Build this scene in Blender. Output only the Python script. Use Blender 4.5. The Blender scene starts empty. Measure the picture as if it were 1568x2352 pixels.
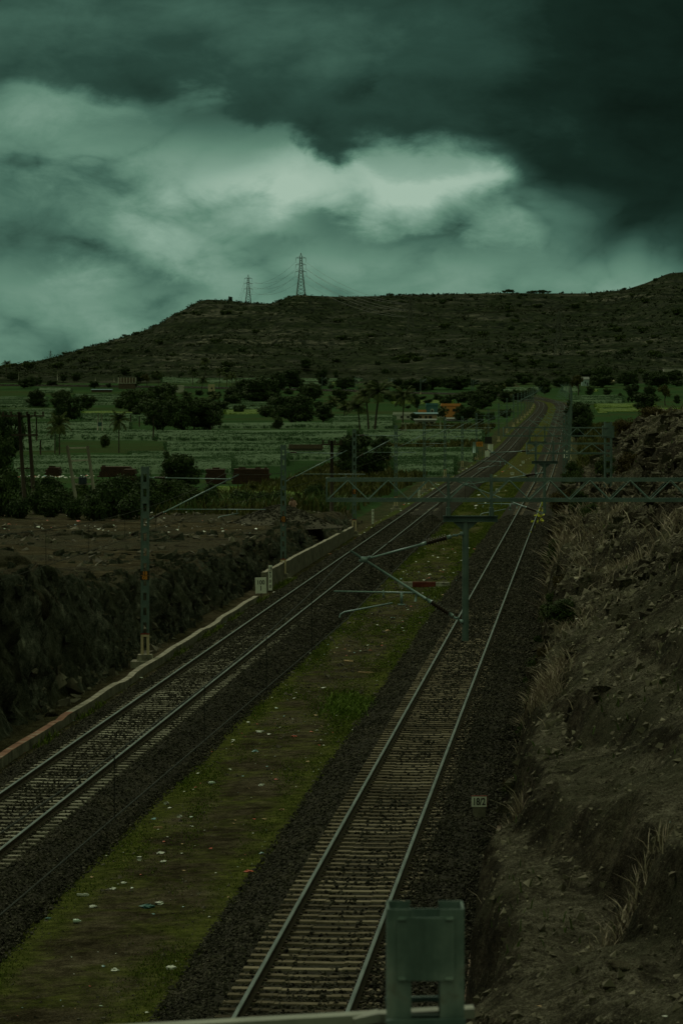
import bpy, math, random
import numpy as np
from mathutils import Vector, Matrix
random.seed(11)
RNG = np.random.default_rng(11)
SC = bpy.context.scene
COL = SC.collection
F, UC, VH, H = 7000.0, 784.0, 920.0, 9.66      # focal length and horizon used to survey the photograph; camera height over the rails

# ---------------------------------------------------------------- helpers
def _hash(i, j, k):
    h = (i.astype(np.int64) * 374761393 + j.astype(np.int64) * 668265263 + k.astype(np.int64) * 2147483647 + 1013904223) & 0xFFFFFFFF
    h = ((h ^ (h >> 13)) * 1274126177) & 0xFFFFFFFF
    h = ((h ^ (h >> 16)) * 2246822519) & 0xFFFFFFFF
    return ((h ^ (h >> 15)) & 0xFFFF) / 65535.0
def vnoise(x, y, z):
    xi, yi, zi = np.floor(x), np.floor(y), np.floor(z)
    fx, fy, fz = x - xi, y - yi, z - zi
    fx = fx*fx*(3-2*fx); fy = fy*fy*(3-2*fy); fz = fz*fz*(3-2*fz)
    r = 0
    for a in (0, 1):
        for b in (0, 1):
            for c in (0, 1):
                w = (fx if a else 1-fx) * (fy if b else 1-fy) * (fz if c else 1-fz)
                r = r + w * _hash(xi+a, yi+b, zi+c)
    return r * 2 - 1
def fbm(x, y, z=0.0, o=4):
    x = np.asarray(x, float); y = np.asarray(y, float); z = np.asarray(z, float) + 0*x
    s, a, t = 0, 1.0, 0
    for k in range(o):
        s = s + a * vnoise(x + 17.3*k, y + 5.1*k, z + 9.7*k); t += a
        a *= .5; x = x*2.03; y = y*2.03; z = z*2.03
    return s / t
def ridged(x, y, z=0.0, o=4):
    x = np.asarray(x, float); y = np.asarray(y, float); z = np.asarray(z, float) + 0*x
    s, a, t = 0, 1.0, 0
    for k in range(o):
        s = s + a * (1 - 2*np.abs(vnoise(x + 7.3*k, y + 15.1*k, z + 3.7*k))); t += a
        a *= .5; x = x*2.03; y = y*2.03; z = z*2.03
    return s / t
def sstep(a, b, x):
    t = np.clip((x - a) / (b - a), 0, 1); return t*t*(3-2*t)

def link(o, parent=None):
    COL.objects.link(o)
    if parent is not None: o.parent = parent
    return o
def tag(o, label=None, cat=None, group=None, kind=None):
    if label: o['label'] = label
    if cat: o['category'] = cat
    if group: o['group'] = group
    if kind: o['kind'] = kind
    return o
def empty(name, loc=(0, 0, 0), rz=0.0, label=None, cat=None, group=None, scale=1.0):
    o = bpy.data.objects.new(name, None); COL.objects.link(o)
    o.location = loc; o.rotation_euler = (0, 0, rz); o.scale = (scale,)*3 if not isinstance(scale, tuple) else scale
    o.empty_display_size = .2
    return tag(o, label, cat, group)
def kids(o): return [c for c in bpy.data.objects if c.parent == o]
KIDS = {}
def copy_tree(o, loc, rz=0.0, scale=None, label=None, group=None, cat=None):
    r = o.copy(); COL.objects.link(r); r.location = loc; r.rotation_euler = (0, 0, rz)
    if scale is not None: r.scale = scale if isinstance(scale, tuple) else (scale,)*3
    tag(r, label, cat, group)
    if o.name not in KIDS: KIDS[o.name] = [(c, kids(c)) for c in kids(o)]
    for c, gs in KIDS[o.name]:
        c2 = c.copy(); COL.objects.link(c2); c2.parent = r
        for g in gs:
            g2 = g.copy(); COL.objects.link(g2); g2.parent = c2
    return r

def npmesh(name, V, faces, mats, midx=None, parent=None, smooth=False, attrs=None):
    """V (n,3); faces: list of int arrays (m,k); midx: list of per-block material arrays/ints"""
    V = np.asarray(V, np.float32)
    me = bpy.data.meshes.new(name)
    faces = [np.asarray(f, np.int32) for f in faces if len(f)]
    loops = np.concatenate([f.ravel() for f in faces])
    tot = np.concatenate([np.full(len(f), f.shape[1], np.int32) for f in faces])
    st = np.concatenate([[0], np.cumsum(tot)[:-1]]).astype(np.int32)
    me.vertices.add(len(V)); me.vertices.foreach_set('co', V.ravel())
    me.loops.add(len(loops)); me.loops.foreach_set('vertex_index', loops)
    me.polygons.add(len(tot)); me.polygons.foreach_set('loop_start', st)
    if not isinstance(mats, (list, tuple)): mats = [mats]
    for m in mats: me.materials.append(m)
    if midx is not None:
        mi = np.concatenate([np.full(len(f), m, np.int32) if np.isscalar(m) else np.asarray(m, np.int32) for f, m in zip(faces, midx)])
        me.polygons.foreach_set('material_index', mi)
    me.update(calc_edges=True)
    me.polygons.foreach_set('use_smooth', np.full(len(tot), smooth, bool))
    if attrs:
        for k, a in attrs.items():
            at = me.attributes.new(k, 'FLOAT', 'POINT'); at.data.foreach_set('value', np.asarray(a, np.float32))
    me.update()
    return link(bpy.data.objects.new(name, me), parent)

class MB:
    """collects shapes and links them as ONE mesh object"""
    def __init__(s): s.v = []; s.f = {}; s.n = 0
    def add(s, V, faces, m=0):
        V = np.asarray(V, float).reshape(-1, 3)
        for f in faces:
            s.f.setdefault((len(f), m), []).append([i + s.n for i in f])
        s.v.append(V); s.n += len(V); return s
    def box(s, c, d, m=0, R=None, taper=1.0):
        x, y, z = d[0]/2, d[1]/2, d[2]/2
        P = np.array([[-x,-y,-z],[x,-y,-z],[x,y,-z],[-x,y,-z],[-x*taper,-y*taper,z],[x*taper,-y*taper,z],[x*taper,y*taper,z],[-x*taper,y*taper,z]])
        if R is not None: P = P @ np.array(R.to_3x3()).T
        return s.add(P + np.array(c), [(0,3,2,1),(4,5,6,7),(0,1,5,4),(1,2,6,5),(2,3,7,6),(3,0,4,7)], m)
    def bar(s, p, q, w, h=None, m=0):
        p, q = Vector(p), Vector(q); d = q - p; L = d.length
        R = d.to_track_quat('Y', 'Z').to_matrix()
        return s.box((p+q)/2, (w, L, h or w), m, R)
    def tube(s, pts, rad, n=8, m=0, caps=True):
        pts = [Vector(p) for p in pts]; k = len(pts)
        rad = [rad]*k if np.isscalar(rad) else rad
        V = []
        for i, p in enumerate(pts):
            t = (pts[min(i+1, k-1)] - pts[max(i-1, 0)])
            t = t.normalized() if t.length > 1e-9 else Vector((0, 0, 1))
            a = Vector((0, 0, 1)) if abs(t.z) < .9 else Vector((0, 1, 0))
            x = t.cross(a).normalized(); y = t.cross(x).normalized()
            for j in range(n):
                g = 2*math.pi*j/n; V.append(p + (x*math.cos(g) + y*math.sin(g))*rad[i])
        fs = [(i*n+j, i*n+(j+1) % n, (i+1)*n+(j+1) % n, (i+1)*n+j) for i in range(k-1) for j in range(n)]
        if caps: fs += [tuple(range(n)), tuple(range((k-1)*n, k*n))[::-1]]
        return s.add([tuple(v) for v in V], fs, m)
    def build(s, name, mats, parent=None, smooth=False):
        V = np.concatenate(s.v)
        ks = list(s.f)
        return npmesh(name, V, [s.f[k] for k in ks], mats, [k[1] for k in ks], parent, smooth)

def text_obj(name, body, size, m, parent, loc, rot=(math.pi/2, 0, 0), ext=.004, sx=1.0, spacing=1.0):
    cu = bpy.data.curves.new(name, 'FONT'); cu.body = body; cu.size = size; cu.extrude = ext
    cu.align_x = 'CENTER'; cu.align_y = 'CENTER'; cu.space_line = spacing; cu.offset = size*.02
    o = bpy.data.objects.new(name, cu); COL.objects.link(o)
    dg = bpy.context.evaluated_depsgraph_get()
    me = bpy.data.meshes.new_from_object(o.evaluated_get(dg))
    bpy.data.objects.remove(o)
    me.materials.clear(); me.materials.append(m)
    r = bpy.data.objects.new(name, me); link(r, parent)
    r.location = loc; r.rotation_euler = rot; r.scale = (sx, 1, 1)
    return r

# ---------------------------------------------------------------- materials
def new_mat(name):
    m = bpy.data.materials.new(name); m.use_nodes = True
    nt = m.node_tree; b = nt.nodes['Principled BSDF']
    return m, nt, b
def ramp(nt, cols, pos=None):
    r = nt.nodes.new('ShaderNodeValToRGB'); e = r.color_ramp.elements
    n = len(cols)
    while len(e) < n: e.new(.5)
    for i, c in enumerate(cols):
        e[i].position = pos[i] if pos else i/(n-1); e[i].color = (*c, 1)
    return r
def noise(nt, vec, scale, detail=6, rough=.6, dist=0.0):
    n = nt.nodes.new('ShaderNodeTexNoise'); n.inputs['Scale'].default_value = scale
    n.inputs['Detail'].default_value = detail; n.inputs['Roughness'].default_value = rough; n.inputs['Distortion'].default_value = dist
    if vec: nt.links.new(vec, n.inputs['Vector'])
    return n
def scaled(nt, vec, s):
    n = nt.nodes.new('ShaderNodeMapping'); n.inputs['Scale'].default_value = s; nt.links.new(vec, n.inputs['Vector']); return n.outputs['Vector']
def mixc(nt, fac, a, b, mode='MIX'):
    n = nt.nodes.new('ShaderNodeMix'); n.data_type = 'RGBA'; n.blend_type = mode
    for sock, v in ((n.inputs['Factor'], fac), (n.inputs['A'] if False else n.inputs[6], a), (n.inputs[7], b)):
        if hasattr(v, 'links') or hasattr(v, 'is_output'): nt.links.new(v, sock)
        elif isinstance(v, (int, float)): sock.default_value = v
        else: sock.default_value = (*v, 1)
    return n.outputs[2]
def math_(nt, op, a, b=0.0, c=0.0, clamp=False):
    n = nt.nodes.new('ShaderNodeMath'); n.operation = op; n.use_clamp = clamp
    for i, v in enumerate((a, b, c)):
        if hasattr(v, 'is_output'): nt.links.new(v, n.inputs[i])
        else: n.inputs[i].default_value = v
    return n.outputs[0]
def maprange(nt, v, a, b, c=0.0, d=1.0, smooth=True):
    n = nt.nodes.new('ShaderNodeMapRange'); n.interpolation_type = 'SMOOTHSTEP' if smooth else 'LINEAR'
    nt.links.new(v, n.inputs[0])
    for i, x in enumerate((a, b, c, d)): n.inputs[i+1].default_value = x
    return n.outputs[0]
def bump(nt, b, hgt, strength, dist):
    n = nt.nodes.new('ShaderNodeBump'); n.inputs['Strength'].default_value = strength; n.inputs['Distance'].default_value = dist
    nt.links.new(hgt, n.inputs['Height']); nt.links.new(n.outputs[0], b.inputs['Normal'])
    return n
def wpos(nt):
    return nt.nodes.new('ShaderNodeNewGeometry').outputs['Position']
def opos(nt):
    return nt.nodes.new('ShaderNodeTexCoord').outputs['Object']

def simple(name, cols, scale=3.0, rough=.8, metal=0.0, bs=0.0, bd=.01, bscale=None, pos=None, world=False, detail=6, spec=.4):
    m, nt, b = new_mat(name)
    p = wpos(nt) if world else opos(nt)
    n = noise(nt, p, scale, detail, .65)
    r = ramp(nt, cols if len(cols) > 1 else cols*2, pos or ([.3 + .4*i/(len(cols)-1) for i in range(len(cols))] if len(cols) > 1 else None))
    nt.links.new(n.outputs['Fac'], r.inputs[0]); nt.links.new(r.outputs[0], b.inputs['Base Color'])
    b.inputs['Roughness'].default_value = rough; b.inputs['Metallic'].default_value = metal
    b.inputs['Specular IOR Level'].default_value = spec
    if bs:
        n2 = noise(nt, p, bscale or scale*6, 5, .7); bump(nt, b, n2.outputs['Fac'], bs, bd)
    return m
def leafy(name, cols, rough=.7, patch=.4, spec=.08, trans=0.0):
    """leaf colours vary from leaf to leaf and from bough to bough"""
    m, nt, b = new_mat(name)
    g = nt.nodes.new('ShaderNodeNewGeometry')
    n = noise(nt, opos(nt), patch, 3, .6)
    oi = nt.nodes.new('ShaderNodeObjectInfo')
    s = math_(nt, 'MULTIPLY', g.outputs['Random Per Island'], .55)
    s = math_(nt, 'ADD', s, math_(nt, 'MULTIPLY', n.outputs['Fac'], .7))
    s = math_(nt, 'ADD', s, math_(nt, 'MULTIPLY', oi.outputs['Random'], .25))
    s = math_(nt, 'SUBTRACT', s, .25)
    r = ramp(nt, cols); nt.links.new(s, r.inputs[0]); nt.links.new(r.outputs[0], b.inputs['Base Color'])
    b.inputs['Roughness'].default_value = rough; b.inputs['Specular IOR Level'].default_value = spec
    if trans:   # thin leaves let light through
        t = nt.nodes.new('ShaderNodeBsdfTranslucent'); nt.links.new(r.outputs[0], t.inputs['Color']); mx = nt.nodes.new('ShaderNodeMixShader'); mx.inputs[0].default_value = trans
        nt.links.new(b.outputs[0], mx.inputs[1]); nt.links.new(t.outputs[0], mx.inputs[2]); nt.links.new(mx.outputs[0], nt.nodes['Material Output'].inputs['Surface'])
    return m

steel = simple('painted_steel', [(.060,.100,.100),(.098,.150,.150),(.150,.205,.205)], 2.2, .5, .2, .12, .004, 30)
steel_dark = simple('dull_steel', [(.045,.085,.088),(.080,.130,.135),(.14,.195,.20)], 2.2, .55, .2, .15, .004, 30)
tube_steel = simple('galvanised_tube', [(.14,.225,.25),(.25,.335,.36)], 5.0, .42, .35, .05, .003, 30)
insul = simple('brown_porcelain', [(.022,.014,.011),(.045,.026,.02)], 6, .3)
wire_m = simple('dark_wire', [(.008,.010,.009),(.018,.020,.018)], 2, .6, .4)
plate_black = simple('black_plate', [(.010,.010,.010),(.022,.021,.020)], 5, .55)
orange_paint = simple('orange_numeral_paint', [(.55,.19,.015),(.72,.27,.03)], 9, .6)
cream_paint = simple('cream_paint', [(.50,.40,.27),(.66,.54,.38)], 9, .7, 0, .1)
red_band = simple('red_paint', [(.16,.018,.012),(.24,.035,.022)], 9, .65)
white_board = simple('white_board_paint', [(.55,.57,.52),(.74,.76,.72),(.80,.82,.79)], 7, .55, 0, .05)
black_paint = simple('black_letter_paint', [(.012,.012,.012),(.03,.03,.03)], 9, .6)
concrete = simple('weathered_concrete', [(.035,.032,.025),(.11,.10,.08),(.22,.20,.165)], 1.9, .9, 0, .5, .03, 14)
conc_top = simple('pale_concrete', [(.06,.052,.04),(.25,.23,.19),(.42,.39,.335)], 2.6, .9, 0, .4, .02, 14)
red_conc = simple('red_washed_concrete', [(.10,.045,.03),(.24,.11,.075),(.32,.28,.23)], 2.0, .9, 0, .4, .02, 14)
bark = simple('bark', [(.03,.026,.02),(.075,.062,.048)], 6, .9, 0, .4, .02, 20)
pale_pole = simple('pale_concrete_pole', [(.30,.29,.25),(.46,.44,.39)], 2, .85, 0, .2)
dark_pole = simple('dark_wooden_pole', [(.022,.016,.012),(.05,.036,.027)], 2, .85, 0, .3)
# ---------------------------------------------------------------- the survey: tracks and terrain
_ZY = np.array([0, 470, 560, 640, 720, 1000, 1150, 1270, 1330, 1420, 1560, 1850, 2100, 6000.])
_ZZ = np.array([0, 0, .5, 2.0, 3.7, 5.9, 7.7, 9.1, 9.8, 11.4, 14.1, 26., 34, 60.])
_ty = np.arange(-60, 6000, 4.0); _tz = np.interp(_ty, _ZY, _ZZ)
_k = np.hanning(19); _k /= _k.sum(); _tz = np.convolve(np.pad(_tz, 9, 'edge'), _k, 'valid')
def zt(Y): return np.interp(Y, _ty, _tz)
def smooth_path(P, step=1.0):
    P = np.array(P, float); s = np.concatenate([[0], np.cumsum(np.hypot(*np.diff(P, axis=0).T))])
    t = np.arange(0, s[-1], step); x = np.interp(t, s, P[:, 0]); y = np.interp(t, s, P[:, 1])
    k = np.hanning(161); k /= k.sum()
    pad = lambda a: np.concatenate([a[0] - np.arange(80, 0, -1)*(a[1]-a[0]), a, a[-1] + np.arange(1, 81)*(a[-1]-a[-2])])
    return np.stack([np.convolve(pad(x), k, 'valid'), np.convolve(pad(y), k, 'valid')], 1)
L_PTS = [(-13.1-.0743*40, -40), (-13.1+.0743*400, 400), (26.0, 516), (43.4, 720), (64.6, 1000), (75.6, 1150), (83.0, 1270), (84.6, 1330), (81.0, 1420), (69.0, 1490), (28.7, 1560), (-40, 1610), (-130, 1650), (-300, 1690)]
R_PTS = [(-4.55-.0783*40, -40), (-4.55+.0783*400, 400), (35.6, 516), (51.4, 720), (72.2, 1000), (83.4, 1150), (90.5, 1270), (92.6, 1330), (89.5, 1426), (76.0, 1500), (32.7, 1570), (-37, 1620), (-128, 1660), (-300, 1700)]
PL, PR = smooth_path(L_PTS), smooth_path(R_PTS)
_iL = np.argmax(PL[:, 0]); _iR = np.argmax(PR[:, 0])
def fxL(Y): return np.interp(Y, PL[:_iL, 1], PL[:_iL, 0])
def fxR(Y): return np.interp(Y, PR[:_iR, 1], PR[:_iR, 0])

SKY_U = np.array([-700,-300,0,75,125,185,270,340,400,450,475,525,565,620,640,655,685,780,884,1009,1159,1259,1349,1434,1484,1534,1568,1650,1900,2400])
SKY_V = np.array([ 872, 858,844,833,822,802,779,757,724,694,687,689,695,698,692,684,677,681,679,675,672,673,673,665,649,627,624,618,630,660.])
RIDGE = 2450.0
def hill_z(X, Y):
    t = X / np.maximum(Y, 1) * F + UC
    vs = np.interp(t, SKY_U, SKY_V)
    yr = RIDGE
    zr = H + (VH - vs)/F * yr
    foot = 1740 + 60*fbm(X/180., 3.0 + 0*X)
    q = (Y - foot)/(yr - foot)
    s = np.interp(q, [0, .12, .3, .5, .62, .78, .88, .95, 1.0], [0, .05, .16, .37, .47, .70, .86, .965, 1.0])
    zb = zt(np.minimum(Y, 1900))
    w = sstep(0, .15, q) * (1 - sstep(.86, 1, q))
    rel = (zr - 26)
    z = zb + np.maximum(zr - zb, 0)*s
    gul = ridged(X/90., Y/260., 0, 4)
    z = z + w*(rel*.085*gul + 3.0*fbm(X/34., Y/34., 2, 4))
    st = z/7.5 + .5*fbm(X/70., Y/70., 4, 3); fr = st - np.floor(st)
    z = z + w*3.0*(sstep(.34, .70, fr) - fr)*(.35 + sstep(-.2, .3, fbm(X/120., Y/200., 9, 2)))
    beyond = H + (VH - vs - 9)/F * Y
    return np.where(Y > yr, beyond - .06*np.maximum(Y-3500, 0), z)

def left_top(Y):  # level of the cleared terrace above the left cutting, over rail level
    return np.interp(Y, [20, 60, 95, 112, 130, 160, 190, 260, 330, 420], [5.6, 4.9, 4.1, 3.2, 1.9, 1.2, .9, .55, -.2, -.6])
def right_f(Y):
    return np.interp(Y, [0, 100, 150, 200, 240, 290, 345], [1, 1.0, 1.16, 1.30, 1.2, .5, 0])
def right_prof(d, Y):
    rim = 3.45 + .010*np.clip(Y-60, 0, 60) - .012*np.clip(Y-120, 0, 60)
    a = np.interp(d - rim, [-.95, -.75, -.42, -.15, .1, 2.7, 3.8, 5.6, 6.3, 9.5, 30], [-.75, -.6, .7, 1.9, 2.35, 4.1, 5.0, 6.7, 7.9, 9.3, 10.2])
    return a
def right_z(d, Y):
    f = right_f(Y); z = right_prof(d, Y)*f - .6*(1-f)
    return np.where(z < 6.3, z, 6.3 + 2.3*np.tanh((z-6.3)/2.3))
def zfun(X, Y, rocks=True):
    """height of the ground; rocks=True gives the visible surface (with the rock sheets), False the sheet under them"""
    X = np.asarray(X, float); Y = np.asarray(Y, float)
    xl, xr = fxL(Y), fxR(Y)
    b = zt(Y); e = xl - X; d = X - xr; a = X - xl; G = xr - xl
    n1 = fbm(X/5., Y/5., 0, 4); n2 = fbm(X/40., Y/40., 1, 3)
    plain = -.6 + .25*n2 + .10*n1
    # median
    med = np.where(a < 2.5, np.interp(a, [0, 2.5], [-.6, -.76]), -.76 + (a-2.5)/np.maximum(G-4.8, .5)*.14) + .05*n1
    med = np.where(a > G-2.3, -.62, med)
    # left
    lt = left_top(Y)
    if rocks:
        lef = np.interp(e, [0, 2.4, 3.2, 4.2], [-.6, -.6, -.66, -.75]) + np.maximum(lt + .75, 0)*sstep(4.3, 6.6, e)
    else:
        lef = np.interp(e, [0, 2.4, 3.2, 4.2], [-.6, -.6, -.66, -.8]) + np.maximum(lt + .8, 0)*sstep(6.3, 7.8, e) - .25*sstep(4.2, 5, e)*(1-sstep(7, 8, e))
    lef = lef + np.where(e > 4, (.22*n2 + .14*n1), .03*n1)*np.where(Y < 420, 1, 1)
    far = sstep(330, 420, Y)
    lef = lef*(1-far) + far*np.where(e > 4, plain, lef)
    # right
    f = right_f(Y)
    if rocks: rig = np.where(d < 2.5, -.6, np.maximum(right_z(d, Y), -.75))
    else: rig = np.interp(d, [0, 2.4, 2.9, 13, 15.5, 30], [-.6, -.6, -1.0, -1.0, 1, 1])
    if not rocks: rig = np.where(d > 13, np.where(d > 15.3, right_z(d, Y), -1.), rig)
    rig = np.where(d > 4, rig*1.0 + (1-np.minimum(f, 1))*(plain+.6) , rig)
    z = np.where(a < 0, lef, np.where(d > 0, rig, med))
    corr = 1 - sstep(1290, 1330, Y)
    z = z*corr + plain*(1-corr) + b
    return z
def surface(X, Y):
    return np.where(np.asarray(Y) > 1700, np.maximum(hill_z(np.asarray(X, float), np.asarray(Y, float)), 0), zfun(X, Y))
_YS = np.concatenate([np.linspace(24, 400, 1900), np.geomspace(400, 3600, 2200)])
def hit(u, v, ymin=0, lift=0.0):
    """point of the ground seen in the direction surveyed as (u, v)"""
    Y = _YS[_YS >= ymin]; X = (u-UC)/F*Y; zr = H - (v-VH)/F*Y
    g = surface(X, Y) + lift
    i = np.argmax(g >= zr)
    if g[i] < zr[i]: i = len(Y)-1
    return Vector((X[i], Y[i], float(g[i]-lift)))
def at(u, v, Y): return Vector(((u-UC)/F*Y, Y, H-(v-VH)/F*Y))

# ---------------------------------------------------------------- ground materials
def ground_material():
    m, nt, b = new_mat('ground_earth')
    p = wpos(nt)
    n1 = noise(nt, p, .35, 8, .7); n2 = noise(nt, p, 2.6, 8, .75); n3 = noise(nt, p, 22, 4, .75)
    dirt = ramp(nt, [(.020,.017,.011),(.050,.042,.028),(.092,.078,.053),(.20,.175,.13)], [.38, .47, .56, .68])
    s = math_(nt, 'ADD', math_(nt, 'MULTIPLY', n1.outputs['Fac'], .32), math_(nt, 'MULTIPLY', n2.outputs['Fac'], .36))
    s = math_(nt, 'ADD', s, math_(nt, 'MULTIPLY', n3.outputs['Fac'], .32)); s = math_(nt, 'MULTIPLY_ADD', math_(nt, 'SUBTRACT', s, .5), 1.5, .48); nt.links.new(s, dirt.inputs[0])
    moss = ramp(nt, [(.036,.043,.012),(.065,.076,.019),(.107,.118,.030)], [.38, .5, .62]); nt.links.new(n2.outputs['Fac'], moss.inputs[0])
    at_ = nt.nodes.new('ShaderNodeAttribute'); at_.attribute_name = 'green'
    g1 = noise(nt, p, .55, 7, .72, .3)
    gm = math_(nt, 'ADD', g1.outputs['Fac'], math_(nt, 'MULTIPLY', n3.outputs['Fac'], .22))
    gm = math_(nt, 'ADD', gm, at_.outputs['Fac']); gm = maprange(nt, gm, .86, 1.14, 0, .92)
    col = mixc(nt, gm, dirt.outputs[0], moss.outputs[0])
    # far fields: patches of grass and stubble
    n4 = noise(nt, scaled(nt, p, (.006, .012, .0)), 1.0, 6, .65, .6)
    fld = ramp(nt, [(.026,.056,.023),(.038,.080,.032),(.046,.062,.027),(.034,.074,.030)], [.38, .50, .58, .66]); nt.links.new(n4.outputs['Fac'], fld.inputs[0])
    fcol = mixc(nt, .5, fld.outputs[0], fld.outputs[0]); nn = mixc(nt, maprange(nt, n1.outputs['Fac'], .42, .66, .0, .5), fcol, (.026,.040,.018))
    fa = nt.nodes.new('ShaderNodeAttribute'); fa.attribute_name = 'field'
    col = mixc(nt, fa.outputs['Fac'], col, nn)
    nt.links.new(col, b.inputs['Base Color']); b.inputs['Roughness'].default_value = 1; b.inputs['Specular IOR Level'].default_value = .0
    vz = nt.nodes.new('ShaderNodeTexVoronoi'); vz.inputs['Scale'].default_value = 14; nt.links.new(p, vz.inputs['Vector'])
    hh = math_(nt, 'ADD', n3.outputs['Fac'], math_(nt, 'MULTIPLY', vz.outputs['Distance'], .6))
    bump(nt, b, hh, .8, .06)
    return m
def rock_material(name, cols, strata, soil, soilamt, k0=.62):
    m, nt, b = new_mat(name)
    p = wpos(nt)
    q = scaled(nt, p, strata)
    n1 = noise(nt, q, 1.0, 9, .72, .35); n2 = noise(nt, p, 3.2, 8, .75); n3 = noise(nt, p, 17, 4, .7)
    r = ramp(nt, cols, [.28, .42, .55, .66, .8])
    s = math_(nt, 'ADD', math_(nt, 'MULTIPLY', n1.outputs['Fac'], .42), math_(nt, 'MULTIPLY', n2.outputs['Fac'], .33))
    s = math_(nt, 'ADD', s, math_(nt, 'MULTIPLY', n3.outputs['Fac'], .25)); s = math_(nt, 'MULTIPLY_ADD', math_(nt, 'SUBTRACT', s, .5), 2.5, .52); nt.links.new(s, r.inputs[0])
    g = nt.nodes.new('ShaderNodeNewGeometry'); sp = nt.nodes.new('ShaderNodeSeparateXYZ'); nt.links.new(g.outputs['Normal'], sp.inputs[0])
    n5 = noise(nt, p, .5, 6, .7)
    k = math_(nt, 'ADD', sp.outputs['Z'], math_(nt, 'MULTIPLY', math_(nt, 'SUBTRACT', n5.outputs['Fac'], .5), 1.1))
    k = maprange(nt, k, k0, k0+.36, 0, soilamt)
    n4 = noise(nt, p, 34, 3, .7); sr = ramp(nt, soil, [.42, .48, .54, .63]); nt.links.new(math_(nt, 'ADD', math_(nt, 'MULTIPLY', n2.outputs['Fac'], .40), math_(nt, 'ADD', math_(nt, 'MULTIPLY', n3.outputs['Fac'], .30), math_(nt, 'MULTIPLY', n4.outputs['Fac'], .30))), sr.inputs[0])
    col = mixc(nt, k, r.outputs[0], sr.outputs[0])
    n6 = noise(nt, p, .28, 6, .68, .4); col = mixc(nt, maprange(nt, math_(nt, 'ADD', n6.outputs['Fac'], math_(nt, 'MULTIPLY', math_(nt, 'SUBTRACT', n3.outputs['Fac'], .5), .5)), .47, .60, 0, .6), col, (.068,.070,.044))
    n7 = noise(nt, scaled(nt, p, (.9, .5, .9)), 1.0, 7, .7, .6); col = mixc(nt, maprange(nt, n7.outputs['Fac'], .38, .46, .72, 0), col, (.016,.013,.009))
    nt.links.new(col, b.inputs['Base Color']); b.inputs['Roughness'].default_value = .95; b.inputs['Specular IOR Level'].default_value = .04
    vz = nt.nodes.new('ShaderNodeTexVoronoi'); vz.inputs['Scale'].default_value = 2.2; vz.feature = 'DISTANCE_TO_EDGE'
    nt.links.new(n2.outputs['Color'], vz.inputs['Vector']); nt.links.new(scaled(nt, p, (1, 1, 1.6)), vz.inputs['Vector'])
    hh = math_(nt, 'ADD', n2.outputs['Fac'], math_(nt, 'MULTIPLY', n3.outputs['Fac'], .45))
    hh = math_(nt, 'ADD', hh, math_(nt, 'MULTIPLY', n4.outputs['Fac'], .22))
    bump(nt, b, hh, 1.0, .22)
    return m
def hill_material():
    m, nt, b = new_mat('hill_earth')
    p = wpos(nt)
    q = scaled(nt, p, (.016, .010, .22)); n1 = noise(nt, q, 1.0, 9, .72, .5)
    n2 = noise(nt, p, .035, 9, .75, .3); n3 = noise(nt, p, .22, 5, .7)
    r = ramp(nt, [(.011,.015,.011),(.023,.029,.021),(.041,.045,.036),(.078,.078,.063),(.26,.25,.21)], [.41, .47, .515, .56, .63])
    s = math_(nt, 'ADD', math_(nt, 'MULTIPLY', n1.outputs['Fac'], .5), math_(nt, 'MULTIPLY', n3.outputs['Fac'], .5)); nt.links.new(s, r.inputs[0])
    k = maprange(nt, math_(nt, 'ADD', math_(nt, 'MULTIPLY', n2.outputs['Fac'], .6), math_(nt, 'MULTIPLY', n3.outputs['Fac'], .45)), .465, .565, 0, .88)
    sc = ramp(nt, [(.012,.020,.010),(.034,.044,.024)], [.42, .6]); nt.links.new(n3.outputs['Fac'], sc.inputs[0])
    nb = noise(nt, scaled(nt, p, (.006, .004, .15)), 1.0, 5, .6, .8); ob = math_(nt, 'ADD', math_(nt, 'MULTIPLY', nb.outputs['Fac'], .7), math_(nt, 'MULTIPLY', n3.outputs['Fac'], .3)); band = maprange(nt, ob, .56, .62, 0, .8)
    dk = maprange(nt, ob, .38, .45, .75, 0)
    c0 = mixc(nt, k, r.outputs[0], sc.outputs[0]); c0 = mixc(nt, dk, c0, (.014,.017,.010)); nt.links.new(mixc(nt, math_(nt, 'MULTIPLY', band, maprange(nt, n3.outputs['Fac'], .45, .6)), c0, (.145,.138,.112)), b.inputs['Base Color'])
    b.inputs['Roughness'].default_value = 1; b.inputs['Specular IOR Level'].default_value = .0
    bump(nt, b, math_(nt, 'ADD', n3.outputs['Fac'], n1.outputs['Fac']), .8, 2.5)
    return m
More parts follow.
